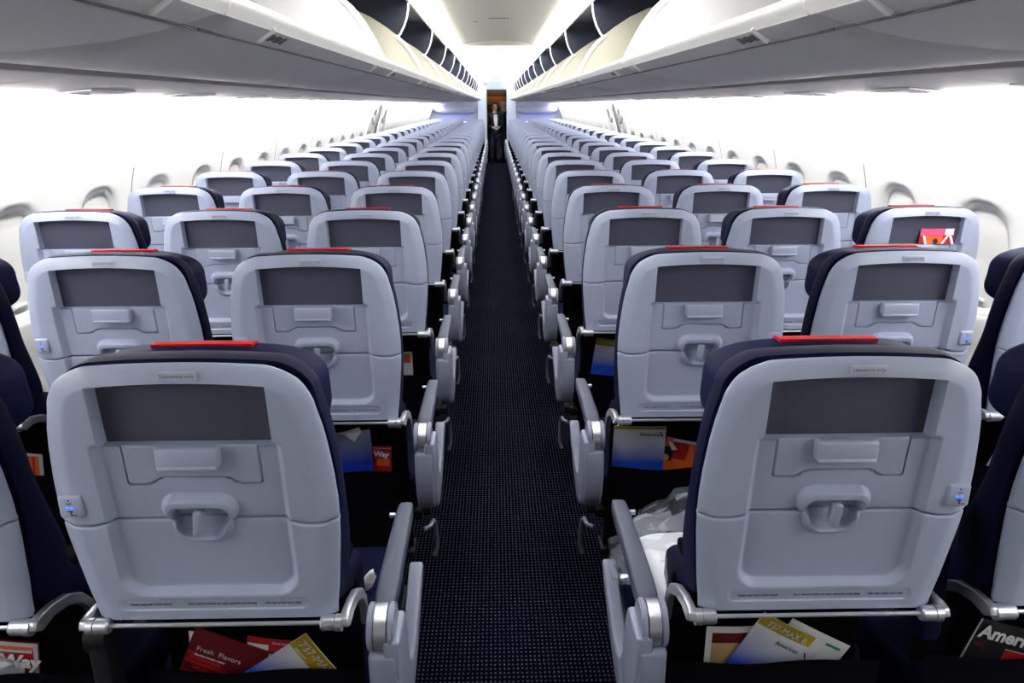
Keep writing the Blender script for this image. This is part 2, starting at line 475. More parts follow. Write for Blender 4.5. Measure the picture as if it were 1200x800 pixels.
def pocket_mesh():
    """black lower pocket, sagging along its top edge"""
    V = []; F = []; nx, nz = 25, 14
    for side in (0, 1):
        for i in range(nz):
            t = i/(nz-1)
            for j in range(nx):
                s = -1+2*j/(nx-1); x = .198*s
                top = .512-.006*math.cos(s*PI*.5)+.004*math.sin(5*s)
                z = .26+(top-.26)*t
                y = -.012-.022*math.sin(PI*(.15+.8*t))*(1-s*s*.7)+.010*(1-t)+(.006 if side else 0)
                V.append((x, y+.150, z))
    for sd in (0, 1):
        o = sd*nx*nz
        for i in range(nz-1):
            for j in range(nx-1):
                q = (o+i*nx+j, o+i*nx+j+1, o+(i+1)*nx+j+1, o+(i+1)*nx+j); F.append(q if sd == 0 else q[::-1])
    ring = list(range(nx))+[i*nx+nx-1 for i in range(1, nz)]+[(nz-1)*nx+j for j in range(nx-2, -1, -1)]+[i*nx for i in range(nz-2, 0, -1)]
    o = nx*nz
    for k in range(len(ring)):
        a, b = ring[k], ring[(k+1) % len(ring)]; F.append((b, a, o+a, o+b))
    return mesh_from('seat_pocket', V, F, 'black', True, 60)

BARZ = .7180
PM = {}
PM['upper'] = shell_mesh('back_shell', rows_up, up_warp, True)
PM['lower'] = shell_mesh('lower_panel', rows_lo, lo_warp, False)
PM['tray'] = tray_mesh(); PM['latch'] = latch_mesh(); PM['niche'] = niche_mesh()
yb = float(base(1.015))
PM['handle'] = MB().box((0, yb+.006, 1.016), (.090, .021, .031), .004).box((0, yb+.0035, 1.001), (.086, .020, .007), .003).mesh('tray_handle', 'shell')
PM['turn'] = MB().box((0, float(base(.905))+.001, .906), (.0135, .020, .040), .004, Matrix.Rotation(.1, 3, 'Y')).mesh('turn_latch', 'latchgrey')
PM['headrest'] = headrest_mesh(); PM['band'] = band_mesh(); PM['cushion'] = back_cushion_mesh(); PM['seat'] = seat_cushion_mesh()
PM['pocket'] = pocket_mesh()
PM['backframe'] = MB().box((0, .207, .47), (.37, .016, .38), .006).box((0, .12, .725), (.36, .18, .02), .006).box((0, .036, .94), (.35, .02, .36), .01).mesh('back_frame', 'black')
PM['bar'] = MB().tube([(-.165, 0, BARZ), (.165, 0, BARZ)], .0036, 10).mesh('hinge_bar', 'silver')
def pivot(s):
    b = MB(); x0 = s*.165
    b.tube([(x0, 0, BARZ), (x0+s*.003, 0, BARZ)], [.0105, .0125], 18)
    b.tube([(x0+s*.003, 0, BARZ), (x0+s*.022, 0, BARZ)], .0125, 18)
    b.tube([(x0+s*.023, 0, BARZ), (x0+s*.034, 0, BARZ)], .0135, 18)
    return b.mesh('pivot_collar', 'silver')
def pivarm(s):
    x = s*.203
    c = [(-.012, BARZ), (-.006, BARZ+.012), (.010, BARZ+.014), (.045, BARZ+.011), (.09, BARZ-.003), (.125, BARZ-.025), (.150, BARZ-.056), (.163, BARZ-.12),
         (.148, BARZ-.12), (.136, BARZ-.066), (.114, BARZ-.040), (.08, BARZ-.020), (.04, BARZ-.010), (.008, BARZ-.013)]
    return MB().prism(c, x-.007, x+.007, 'X', .003).mesh('pivot_arm', 'silver')
PM['pivL'], PM['pivR'] = pivot(-1), pivot(1); PM['armL'], PM['armR'] = pivarm(-1), pivarm(1)
def leg(y, s):
    b = MB().box((s*.13, y, .17), (.03, .045, .33), .006)
    b.box((s*.13, y, .012), (.05, .09, .024), .004)
    return b.mesh('leg', 'frame')
PM['legs'] = [leg(y, s) for y in (.25, .53) for s in (-1, 1)]
PM['pan'] = MB().box((0, .40, .325), (.44, .38, .035), .008).tube([(-.242, .25, .325), (.242, .25, .325)], .02, 10).tube([(-.242, .53, .325), (.242, .53, .325)], .02, 10).mesh('seat_pan', 'frame')
def outlet(s):          # s: outboard direction
    x, z = s*.180, .9385; y = float(base(z))
    o = MB().box((x, y-.001, z), (.034, .010, .037), .0045).mesh('power_outlet', 'shell')
    return o, x, y, z
def aisle_arm(s):
    """s = direction of the aisle; returns pad, cap, end panel meshes"""
    X = s*.243
    pad = MB().superq((X, .312, .648), (.0192, .182, .016), .35, .28, 28, 12, lambda p: (p[0]*(1-.10*(p[1]/.18)), p[1], p[2]-.004*(p[1]/.18)**2)).mesh('arm_pad', 'armpad', True, 50)
    cap = MB()
    cap.tube([(X-.0105, .102, .630), (X+.0105, .102, .630)], .040, 30)
    disc = MB()
    for dx in (-.0175, .0175):
        for a_, b_, r_ in ((-.0055, -.0035, .0385), (-.0035, .0035, .0415), (.0035, .0055, .0385)): disc.tube([(X+dx+a_, .102, .630), (X+dx+b_, .102, .630)], r_, 30)
    disc = disc.mesh('pivot_disc', 'armend', True, 40)
    cap = cap.mesh('pivot_cap', 'silver', True, 40)
    # J-shaped end panel seen along the aisle: rear post, low sweep, rising toe
    outer = [(.060, .628), (.060, .56), (.072, .49), (.10, .43), (.15, .392), (.21, .383), (.28, .40), (.36, .437), (.44, .482), (.472, .508)]
    inner = [(.462, .522), (.43, .512), (.36, .478), (.29, .455), (.235, .452), (.20, .472), (.182, .51), (.176, .56), (.165, .60), (.15, .628)]
    x0, x1 = X+s*.004, X+s*.034
    j = MB().prism(outer+inner, min(x0, x1), max(x0, x1), 'X', .006)
    post = [(.058, .602), (.058, .52), (.070, .46), (.10, .415), (.14, .398), (.16, .44), (.160, .602)]
    j.prism(post, min(X-s*.022, X+s*.030), max(X-s*.022, X+s*.030), 'X', .010)
    j = j.mesh('end_panel', 'armend', True, 40)
    bolt = MB().tube([(X-s*.022, .46, .640), (X-s*.034, .46, .640)], .006, 12).mesh('bolt', 'silver')
    return pad, cap, j, bolt, disc
def mid_arm(x):
    b = MB().superq((x, .30, .635), (.020, .185, .016), .35, .28, 24, 10)
    return b.mesh('arm_pad', 'armpad', True, 50), MB().tube([(x-.018, .10, .625), (x+.018, .10, .625)], .030, 20).box((x, .10, .50), (.03, .05, .26), .006).mesh('arm_support', 'frame')
def up_arm(x):      # an armrest folded up between two seats
    b = MB().superq((x, .105, .735), (.019, .022, .135), .3, .4, 24, 14, lambda p: (p[0], p[1]+.10*p[2], p[2]))
    return b.mesh('arm_pad', 'navy', True, 50), MB().superq((x, .121, .866), (.019, .024, .006), .4, .4, 20, 8).mesh('arm_tip', 'armpad')
PM['bars'] = {s: MB().tube([(s*.225, .20, .285), (s*.243, .215, .287), (s*.248, .25, .285), (s*.249, .29, .255), (s*.249, .325, .19), (s*.248, .335, .14), (s*.240, .33, .11)], .0065, 10).mesh('luggage_bar', 'silver') for s in (-1, 1)}
PM['outlet'] = {s: outlet(s) for s in (-1, 1)}
PM['aarm'] = {s: aisle_arm(s) for s in (-1, 1)}
PM['marm'] = {s: mid_arm(s*.2425) for s in (-1, 1)}
PM['uarm'] = {s: up_arm(s*.2425) for s in (-1, 1)}
T_LIT = text_mesh('Literature only', .0078, 'greyink')
T_PLA = [text_mesh(t, .0056, 'ink') for t in ('Fasten seat belt while seated', 'Stow device holder for taxi, takeoff and landing', 'Life vest under your seat')]
PM['card'] = MB().box((.008, float(base(1.142))-.0002, 1.1455), (.052, .002, .0125), .0008).mesh('pocket_label', 'shelllabel')
ORD = ['first', 'second', 'third', 'fourth', 'fifth', 'sixth', 'seventh', 'eighth', 'ninth', 'tenth', 'eleventh', 'twelfth', 'thirteenth', 'fourteenth',
       'fifteenth', 'sixteenth', 'seventeenth', 'eighteenth', 'nineteenth', 'twentieth', 'twenty-first', 'twenty-second', 'twenty-third', 'twenty-fourth']
SPECIAL = {
    (-1, 1, 0): 'large grey-backed seat with a dark red food brochure in its pocket',
    (1, 1, 0): 'large grey-backed seat whose cushion holds a plastic-wrapped pillow',
    (-1, 2, 0): 'grey-backed aisle seat with torn white paper over a blue card in its pocket',
    (1, 2, 0): 'grey-backed aisle seat with an upright blue-and-white card in its pocket',
    (1, 3, 2): 'grey-backed window seat with a pink and red card in its upper niche',
    (1, 3, 0): 'grey-backed aisle seat with a yellow-topped card leaning in its pocket',
    (1, 1, 1): 'partly seen grey-backed seat with a black magazine in its pocket',
    (-1, 1, 1): 'partly seen grey-backed seat with a red magazine and silver wrapper in its pocket',
}
SEATS = {}
def make_seat(side, row, k):
    a = -side                                    # direction of the aisle in the seat's frame
    x = side*(AISLE+k*SEATW); y = ROW0+(row-1)*PITCH
    place = ('aisle seat', 'middle seat', 'window seat')[k]
    lab = SPECIAL.get((side, row, k)) or 'navy %s with grey shell, %s bank, %s row from the camera' % (place, 'left' if side < 0 else 'right', ORD[row-1])
    t = thing('passenger_chair', lab, 'seat', (x, y, 0), group='grey-backed passenger seats')
    near = row <= 6; far = row > 14
    up = link('back_shell', PM['upper'], t)
    link('lower_panel', PM['lower'], t)
    link('literature_niche', PM['niche'], t)['label'] = 'charcoal fabric niche'
    tr = link('tray_table', PM['tray'], t); link('tray_handle', PM['handle'], tr)
    lb = link('latch_bezel', PM['latch'], t)
    if not far: link('turn_latch', PM['turn'], lb)
    h = link('headrest', PM['headrest'], t); link('red_band', PM['band'], h)['label'] = 'red band across headrest top'
    link('back_cushion', PM['cushion'], t); link('seat_cushion', PM['seat'], t)
    link('back_frame', PM['backframe'], t); link('seat_pan', PM['pan'], t)
    link('seat_pocket', PM['pocket'], t)
    for l in (PM['legs'] if near else PM['legs'][::2]): link('leg', l, t)
    bar = link('hinge_bar', PM['bar'], t)
    link('pivot_collar', PM['pivL'], bar); link('pivot_collar', PM['pivR'], bar)
    if not far:
        link('pivot_arm', PM['armL'], bar); link('pivot_arm', PM['armR'], bar)
    if near:
        om, ox, oy, oz = PM['outlet'][side]
        po = link('power_outlet', om, t)
        link('indicator_light', PM_led, po, (ox, oy-.0065, oz-.001))['label'] = 'glowing blue light'
        link('outlet_symbol', PM_sym, po, (ox, oy-.0063, oz))
    if row <= 4:
        lc = link('pocket_label', PM['card'], t); link('lettering', T_LIT, lc, (.008, float(base(1.142))-.0013, 1.1455), (PI/2, 0, 0))
        for tm, px in zip(T_PLA, (-.0985, .012, .107)):
            link('placard_lettering', tm, t, (px, float(base(.7525))+.0019, .7525), (PI/2, 0, 0))
    if k == 0:
        pad, cap, j, bolt, disc = PM['aarm'][a]
        ar = link('aisle_armrest', pad, t)
        link('pivot_cap', cap, ar)['label'] = 'silver armrest pivot'; link('end_panel', j, ar); link('pivot_disc', disc, ar)
        if not far:
            link('bolt', bolt, ar); link('luggage_bar', PM['bars'][a], t)
    if (side, row, k) == (1, 1, 1):
        pd, tip = PM['uarm'][a]; ar = link('raised_armrest', pd, t); link('arm_tip', tip, ar)
    elif k > 0 and row <= 14:
        pd, sp = PM['marm'][a]; ar = link('armrest', pd, t); link('arm_support', sp, ar)
    SEATS[(side, row, k)] = t
    return t
PM_led = MB().box((-.0035, 0, 0), (.0045, .0016, .0032), .0006).box((.0035, 0, 0), (.0045, .0016, .0032), .0006).mesh('indicator_light', 'led')
_s = MB().box((0, 0, .0115), (.0022, .0008, .0022)).box((0, 0, .0062), (.0075, .0008, .0012)).box((0, 0, -.0065), (.0075, .0008, .0022)).box((.001, 0, -.0105), (.0022, .0008, .005)).box((.006, 0, -.0125), (.007, .0008, .0012))
PM_sym = _s.mesh('outlet_symbol', 'ink')
for r in range(1, NROWS+1):
    for sd in (-1, 1):
        for k in (0, 1, 2): make_seat(sd, r, k)
EXPOSURE = 0.52
# ------------------------------------------------------------------ the cabin shell
WALLP = [(1.573, 1.522), (1.625, 1.415), (1.668, 1.305), (1.706, 1.19), (1.727, 1.10), (1.742, .96), (1.748, .80), (1.742, .60), (1.715, .38), (1.66, .16), (1.62, .0)]
def wall_x(z): 
    zs = [p[1] for p in WALLP][::-1]; xs = [p[0] for p in WALLP][::-1]
    return float(np.interp(z, zs, xs))
WIN_Z, WIN_H, WIN_W = .955, .205, .150
def oval(th):
    c, s = math.cos(th), math.sin(th); e = .72
    return math.copysign(abs(c)**e, c)*WIN_W, math.copysign(abs(s)**e, s)*WIN_H
WY0, WDY = 2.70, .60
wys = [WY0+WDY*i for i in range(-7, 30) if WY0+WDY*i < Y_BULK-.2]
NO = 40
def wall_side(s, name):
    V = []; F = []
    def P(y, z, dx=0): V.append((s*(wall_x(z)+dx), y, z)); return len(V)-1
    zlo, zhi = WIN_Z-.27, WIN_Z+.27
    zs_all = sorted(set([p[1] for p in WALLP]+list(np.linspace(0, 1.522, 26))))
    for i, wy in enumerate(wys):
        y0, y1 = wy-WDY/2, wy+WDY/2
        # the panel joint: every second window
        jL = (i % 2 == 1); jR = (i % 2 == 0)
        y0 += .0035 if jL else 0; y1 -= .0035 if jR else 0
        for rng in ((0, zlo), (zhi, 1.522)):
            zz = [rng[0]]+[z for z in zs_all if rng[0]+.004 < z < rng[1]-.004]+[rng[1]]
            ids = [(P(y0, z), P(y1, z)) for z in zz]
            for (a, b), (c, d) in zip(ids, ids[1:]): F.append((a, b, d, c))
            if jL:
                e = [P(y0, z, .012) for z in zz]
                for q in range(len(zz)-1): F.append((ids[q][0], ids[q+1][0], e[q+1], e[q]))
            if jR:
                e = [P(y1, z, .012) for z in zz]
                for q in range(len(zz)-1): F.append((ids[q][1], e[q], e[q+1], ids[q+1][1]))
        # ring from the rectangle to the oval
        rings = []
        for t in (0, .35, .7, .9, 1):
            ring = []
            for k in range(NO):
                th = 2*PI*k/NO; oy, oz = oval(th)
                c, sn = math.cos(th), math.sin(th); m = max(abs(c)/((y1-y0)/2), abs(sn)/.27)
                ry, rz = c/m, sn/m
                if k in (5, 15, 25, 35): ry, rz = math.copysign((y1-y0)/2, c), math.copysign(.27, sn)
                ring.append(P((y0+y1)/2*(1-t)+wy*t+ry*(1-t)+oy*t, WIN_Z+rz*(1-t)+oz*t, .006*max(0, t-.9)/.1))
            rings.append(ring)
        for a, b in zip(rings, rings[1:]):
            for k in range(NO): F.append((a[k], a[(k+1) % NO], b[(k+1) % NO], b[k]))
    me = mesh_from(name, V, F, 'wall', True, 50)
    return link(name, me, kind='structure')
for s, nm in ((-1, 'wall_left'), (1, 'wall_right')):
    wall_side(s, nm)
    # outer skin behind the joints
    zz = [p[1] for p in WALLP]
    V = []; F = []
    for y in (Y_BACK, Y_BULK+2.6):
        V.append((s*1.2, y, 2.12)); V.append((s*1.64, y, 1.64))
        for (x, z) in WALLP: V.append((s*(x+.085), y, z))
    n = len(WALLP)+2
    for i in range(n-1): F.append((i, i+1, n+i+1, n+i))
    link('trim_%d' % (1 if s < 0 else 2), mesh_from('outer_skin', V, F, 'dark'), kind='structure')
# windows: funnel reveal and pulled shade
wn = 0
def window_mesh(s):
    V = []; F = []; rings = []
    for sc, dx in ((1.0, .004), (.94, .007), (.89, .011), (.86, .016)):
        ring = []
        for k in range(NO):
            oy, oz = oval(2*PI*k/NO)
            z = WIN_Z+oz*sc
            V.append((s*(wall_x(z)+dx), oy*sc, z)); ring.append(len(V)-1)
        rings.append(ring)
    for a, b in zip(rings, rings[1:]):
        for k in range(NO): F.append((a[k], a[(k+1) % NO], b[(k+1) % NO], b[k]))
    fr = mesh_from('window_frame', V, F, 'reveal', True, 60)
    V = []; F = []
    for i in range(13):
        z = WIN_Z-.20+.40*i/12
        for y in (-.148, .148): V.append((s*(wall_x(z)+.0145), y, z))
    for i in range(12): F.append((2*i, 2*i+1, 2*i+3, 2*i+2))
    n = len(V); V += [(x+s*.004, y, z) for x, y, z in V]; F += [tuple(n+q for q in f[::-1]) for f in F]
    F += [(0, n, n+1, 1), (24, 25, n+25, n+24)]
    F += [(2*i, 2*i+2, n+2*i+2, n+2*i) for i in range(12)]+[(2*i+1, n+2*i+1, n+2*i+3, 2*i+3) for i in range(12)]
    sh = mesh_from('window_shade', V, F, 'shade', False)
    zh = WIN_Z-.150
    hd = MB().box((s*(wall_x(zh)+.011), 0, zh), (.010, .07, .014), .004).mesh('shade_handle', 'reveal')
    return fr, sh, hd
for s in (-1, 1):
    fr, sh, hd = window_mesh(s)
    for wy in wys:
        wn += 1
        w = link('window_%d' % wn, fr, None, (0, wy, 0), kind='structure')
        a = link('window_shade', sh, w); link('shade_handle', hd, a)

def slab(name, c, d, m, bev=0., kind='structure'):
    return link(name, MB().box(c, d, bev).mesh(name, m, bev > 0), kind=kind)
slab('floor', (0, (Y_BACK+Y_BULK+2.6)/2, -.02), (3.5, Y_BULK+2.6-Y_BACK, .04), 'carpet')
slab('wall_back', (0, Y_BACK-.05, 1.06), (3.7, .1, 2.14), 'ceil')

# ceiling: near flat panel, then the raised vault beyond
YC = 7.1
V = []; F = []
prof = [(-.31, 1.990), (-.29, 1.999), (-.2, 2.022), (0, 2.032), (.2, 2.022), (.29, 1.999), (.31, 1.990)]
m = MB()
m.prism(prof+[(.31, 2.06), (-.31, 2.06)], Y_BACK, YC, 'Y')
link('ceiling', m.mesh('ceiling', 'ceil', True, 30), kind='structure')
tn = 3
for s in (-1, 1):       # the outer ceiling strip beside the lamp lens
    slab('trim_%d' % tn, (s*.442, (Y_BACK+YC)/2, 1.985), (.012, YC-Y_BACK, .03), 'ceil'); tn += 1
# step face at the end of the near ceiling
pf = [(-.448, 1.970)]+[(x, 1.972+.022*(1-(x/.448)**2)) for x in np.linspace(-.44, .44, 17)]+[(.448, 1.970), (.448, 2.30), (-.448, 2.30)]
link('trim_%d' % tn, MB().prism(pf, YC, YC+.03, 'Y').mesh('ceiling_step', 'ceil'), kind='structure'); tn += 1
vp = [(0.440*math.sin(a), 2.0+.17*math.cos(a)) for a in np.linspace(-PI/2, PI/2, 25)]
vo = [(0.449*math.sin(a), 2.0+.18*math.cos(a)) for a in np.linspace(PI/2, -PI/2, 25)]
link('ceiling_vault', MB().prism(vp+vo, YC+.03, Y_BULK, 'Y').mesh('ceiling_vault', 'vault', True, 30), kind='structure')
# roof above everything
V = [(-1.3, Y_BACK, 2.12), (-1.3, Y_BULK+2.6, 2.12), (1.3, Y_BULK+2.6, 2.12), (1.3, Y_BACK, 2.12)]
V = [(x, y, 2.33) for x, y, z in V]
link('roof', mesh_from('roof', V, [(0, 1, 2, 3)], 'dark'), kind='structure')

# lamps: each lens a thing of its own
def lamp(name, label, c, d, m, grp=None, bev=0.):
    return thing(name, label, 'light', group=grp, me=MB().box(c, d, bev).mesh(name, m))
for s, w in ((-1, 'left'), (1, 'right')):
    lamp('ceiling_light', 'bright strip light along the %s edge of the near ceiling panel' % w, (s*.372, (.5+YC)/2, 1.986), (.118, YC-.5, .016), 'lampceil')
    lamp('vault_light', 'bright strip light along the %s edge of the far white ceiling vault' % w, (s*.415, (YC+Y_BULK)/2, 1.996), (.05, Y_BULK-YC-.1, .008), 'lampfar')
    lamp('sidewall_light', 'thin strip light along the top of the %s sidewall' % w, (s*1.515, (-.5+Y_BULK)/2, 1.512), (.030, Y_BULK+.4, .008), 'lampwall')

# service panels between bins and sidewall
PSUP = [(1.085, 1.572), (1.18, 1.560), (1.32, 1.545), (1.45, 1.533), (1.572, 1.524)]
for s in (-1, 1):
    mb = MB(); y = Y_BACK
    while y < Y_BULK-.05:
        y1 = min(y+.49, Y_BULK)
        poly = [(s*x, z) for x, z in PSUP]+[(s*x, z+.012) for x, z in PSUP[::-1]]
        mb.prism(poly, y+.002, y1-.002, 'Y'); y += .49
    link('trim_%d' % tn, mb.mesh('service_panel_row', 'psu', True, 20), kind='structure'); tn += 1
    mb = MB().prism([(s*1.076, 1.5735), (s*1.066, 1.5735), (s*1.066, 1.605), (s*1.076, 1.612)], Y_BACK, Y_BULK, 'Y')
    link('trim_%d' % tn, mb.mesh('shadow_rail', 'rail'), kind='structure'); tn += 1

# passenger service units over the nearer rows
pu_v = MB().box((0, 0, 0), (.11, .30, .006), .002).mesh('service_unit', 'psu')
noz = MB().tube([(0, 0, -.004), (0, 0, 0)], [.009, .013], 14).mesh('air_nozzle', 'label')
rl = MB().tube([(0, 0, -.003), (0, 0, 0)], [.012, .015], 14).mesh('reading_light', 'label')
for s, w in ((-1, 'left'), (1, 'right')):
    for r in range(1, 9):
        y = ROW0+r*PITCH+.05
        t = thing('passenger_service_unit', 'white overhead service panel of the %s bank, above the %s row of seats' % (w, ORD[r]), 'service unit', (s*1.33, y, 1.5405), (0, s*.095, 0), 'overhead service units', pu_v)
        for k in (-1, 0, 1):
            link('air_nozzle', noz, t, (s*.025, k*.04-.07, -.002)); link('reading_light', rl, t, (-s*.02, k*.05+.06, -.002))
for (x, y, z, lab) in ((-1.44, 2.986, 1.522, 'small glowing blue lamp under the left service panels, nearer of two'), (-1.44, 10.1, 1.522, 'small glowing blue lamp under the left service panels, by the exit'),
                       (1.44, 10.3, 1.522, 'small glowing blue lamp under the right service panels')):
    thing('indicator_lamp', lab, 'light', (x, y, z), me=MB().superq((0, 0, 0), (.010, .016, .007), .8, .8, 16, 8).mesh('indicator_lamp', 'ledbig'))

# ------------------------------------------------------------------ overhead bins, all swung open
def bin_parts(s):
    g = .004; L = BINL
    under = [(.374, 1.609), (.392, 1.598), (.45, 1.583), (.51, 1.572), (.60, 1.563), (.70, 1.560), (.85, 1.568), (.96, 1.584), (1.03, 1.603)]
    out = {}
    # bucket floor with the shell underside
    pts = [(.376, 1.6125)]+under
    inn = [(x, z+.018) for x, z in pts[::-1]]
    # latch seam: a fine groove below the lip
    secs = [(g, .020), (g+.008, .010), (g+.025, .004), (g+.055, .0), (L-g-.055, 0), (L-g-.025, .004), (L-g-.008, .010), (L-g, .020)]
    V = []; F = []; poly = pts+inn; n = len(poly); nb = len(pts)
    for y, dz in secs:
        for i, (x, z) in enumerate(poly): V.append((s*x, y, z+(min(dz, .013) if 1 < i < nb else 0)))
    for r in range(len(secs)-1):
        for k in range(n): F.append((r*n+k, r*n+(k+1) % n, (r+1)*n+(k+1) % n, (r+1)*n+k))
    F.append(tuple(range(n))[::-1]); F.append(tuple((len(secs)-1)*n+k for k in range(n)))
    out['bucket'] = mesh_from('bucket', V, F, 'bin', True, 40)
    out['seam'] = MB().tube([(s*.4115, g, 1.5925), (s*.4115, L-g, 1.5925)], .0022, 6).mesh('latch_seam', 'seam')
    lip = [(.3745, 1.6095), (.366, 1.620), (.364, 1.630), (.368, 1.636), (.376, 1.634), (.380, 1.620), (.382, 1.612)]
    out['lip'] = MB().prism([(s*x, z) for x, z in lip], g, L-g, 'Y').mesh('lip', 'binwhite', True, 50)
    wall_ = [(.376, 1.614), (.372, 1.632), (.400, 1.690), (.432, 1.745), (.466, 1.788), (.505, 1.822), (.56, 1.862), (.63, 1.905), (.72, 1.945), (.84, 1.962), (.98, 1.945), (1.06, 1.90), (1.06, 1.61), (.97, 1.59), (.85, 1.578), (.70, 1.575), (.55, 1.580), (.45, 1.598)]
    out['end'] = [MB().prism([(s*x, z) for x, z in wall_], y, y+.010, 'Y').mesh('end_wall', 'cream') for y in (g+.002, L-g-.012)]
    out['end_lit'] = [m_.copy() for m_ in out['end']]
    for m_ in out['end_lit']: m_.materials[0] = M['binwhite']  # strong light on the nearest bins' end walls, put into their colour
    rim = [(.370, 1.630), (.398, 1.690), (.430, 1.745), (.464, 1.788), (.504, 1.824)]
    rim2 = [(x+.013, z-.006) for x, z in rim[::-1]]
    out['rim'] = [MB().prism([(s*x, z) for x, z in rim+rim2], y-.004, y+.014, 'Y').mesh('end_rim', 'binwhite') for y in (g+.006, L-g-.016)]
    div = [(.446, 1.972), (.448, 1.940), (.455, 1.905), (.468, 1.868), (.487, 1.833), (.515, 1.800), (.62, 1.80), (1.06, 1.62), (1.16, 1.75), (1.16, 2.06), (.46, 2.06)]
    out['divider'] = MB().prism([(s*x, z) for x, z in div], L-.0045, L-.0005, 'Y').mesh('divider', 'binnavy')
    out['edge'] = MB().tube([(s*x, L-.006, z) for x, z in div[:6]], .0052, 8).mesh('divider_edge', 'binwhite')
    hs = [(.452, 2.02), (1.10, 2.02), (1.17, 1.90), (1.17, 1.63), (1.09, 1.605)]
    ho = [(1.09, 1.60), (1.20, 1.62), (1.20, 1.92), (1.12, 2.05), (.452, 2.05)]
    out['housing'] = MB().prism([(s*x, z) for x, z in hs+ho], 0, L-.006, 'Y').mesh('housing', 'binnavy', True, 40)
    out['latch'] = MB().box((s*.384, .215, 1.602), (.034, .011, .006), .0012, Matrix.Rotation(s*.62, 3, 'Y')).box((s*.384, 1.30, 1.602), (.034, .011, .006), .0012, Matrix.Rotation(s*.62, 3, 'Y')).mesh('latch', 'binwhite')
    pl = MB()
    for i in range(5): pl.box((s*.3855, .245+.018*i, 1.6012), (.016-.004*(i % 2), .011, .0022), 0, Matrix.Rotation(s*.55, 3, 'Y'))
    out['plate'] = pl.mesh('row_marker', 'seam')
    return out
for s, w in ((-1, 'left'), (1, 'right')):
    bp = bin_parts(s); n = 0
    for k in range(-2, 14):
        y = BIN0+BINL*k
        if y+BINL > Y_BULK+.3: break
        n += 1
        vis = k+1      # k = 0 is the first bin whose end the photograph shows
        lab = ('open overhead bin on the %s, %s from the camera, %s end wall showing' % (w, ORD[max(0, vis-0)], 'white' if k <= 0 else 'cream')) if k >= 0 else 'open overhead bin on the %s, %s' % (w, ('right above the camera', 'behind the camera')[-k-1])
        t = thing('overhead_bin', lab, 'overhead bin', (0, y, 0), group='open overhead bins')
        bk = link('bucket', bp['bucket'], t); link('lip', bp['lip'], t)
        link('latch_seam', bp['seam'], bk); link('latch', bp['latch'], bk); link('row_marker', bp['plate'], bk)['label'] = 'small dark row marker'
        for e, rm in zip(bp['end_lit'] if k <= 0 else bp['end'], bp['rim']): link('end_rim', rm, link('end_wall', e, t))['label'] = 'white rim of end wall'
        d = link('divider', bp['divider'], t); link('divider_edge', bp['edge'], d)['label'] = 'white divider edge'
        link('housing', bp['housing'], t)

# small ceiling fittings
sp = MB()
for i in range(7): sp.box((-.057+.019*i, 0, 0), (.012, .034-.006*abs(i-3)/3, .004), .001)
thing('ceiling_speaker', 'slotted oval speaker grille in the near ceiling panel', 'speaker', (0, 5.27, 2.0285), me=sp.mesh('ceiling_speaker', 'greyink'))
thing('ceiling_latch', 'small round fitting in the ceiling panel beside the speaker grille', 'fitting', (-.157, 5.43, 2.021), me=MB().tube([(0, 0, 0), (0, 0, .006)], .014, 16).mesh('ceiling_latch', 'rail'))

# overwing exits: hatch outlines with handle covers on both sides
def exit_mesh(s):
    fr = MB(); 
    for yc in (-.5, .5):
        pts = []
        for a in np.linspace(-.15, PI+.15, 22):
            z = 1.06+.40*max(-.2, math.sin(a)); yy = yc+.30*math.cos(a)
            pts.append((s*(wall_x(min(1.5, z))-.012), yy, z))
        fr.tube(pts, .016, 8)
    hatch = MB()
    post = MB()
    for i in range(9):
        pass
    zz = np.linspace(.95, 1.505, 12); V = []; F = []
    for z in zz:
        wdt = .075+.09*max(0, (z-1.38)/.125)**2
        for y in (-wdt, wdt): V.append((s*(wall_x(z)-.030), y, z))
        for y in (-wdt, wdt): V.append((s*(wall_x(z)+.004), y, z))
    for i in range(11):
        a = 4*i; b = a+4
        F += [(a, a+1, b+1, b), (a+2, b+2, b+3, a+3), (a, b, b+2, a+2), (a+1, a+3, b+3, b+1)]
    F += [(0, 2, 3, 1), (44, 45, 47, 46)]
    post.add(V, F)
    hd = MB()
    for yc in (-.42, .42): hd.box((s*(wall_x(1.30)-.022), yc, 1.30), (.03, .07, .11), .012)
    return fr.mesh('hatch_frame', 'psu', True, 60), post.mesh('exit_post', 'rail2', True, 40), hd.mesh('handle_cover', 'rail2', True, 40)
M['rail2'] = mat('grey exit trim', (.13, .13, .13), .5)
for s, w, yy in ((-1, 'left', 10.95), (1, 'right', 10.9)):
    f_, p_, h_ = exit_mesh(s)
    t = thing('exit_hatch_surround', 'grey surround of the two overwing exit hatches on the %s wall' % w, 'emergency exit', (0, yy, 0))
    link('exit_post', p_, t); link('hatch_frame', f_, t); link('handle_cover', h_, t)

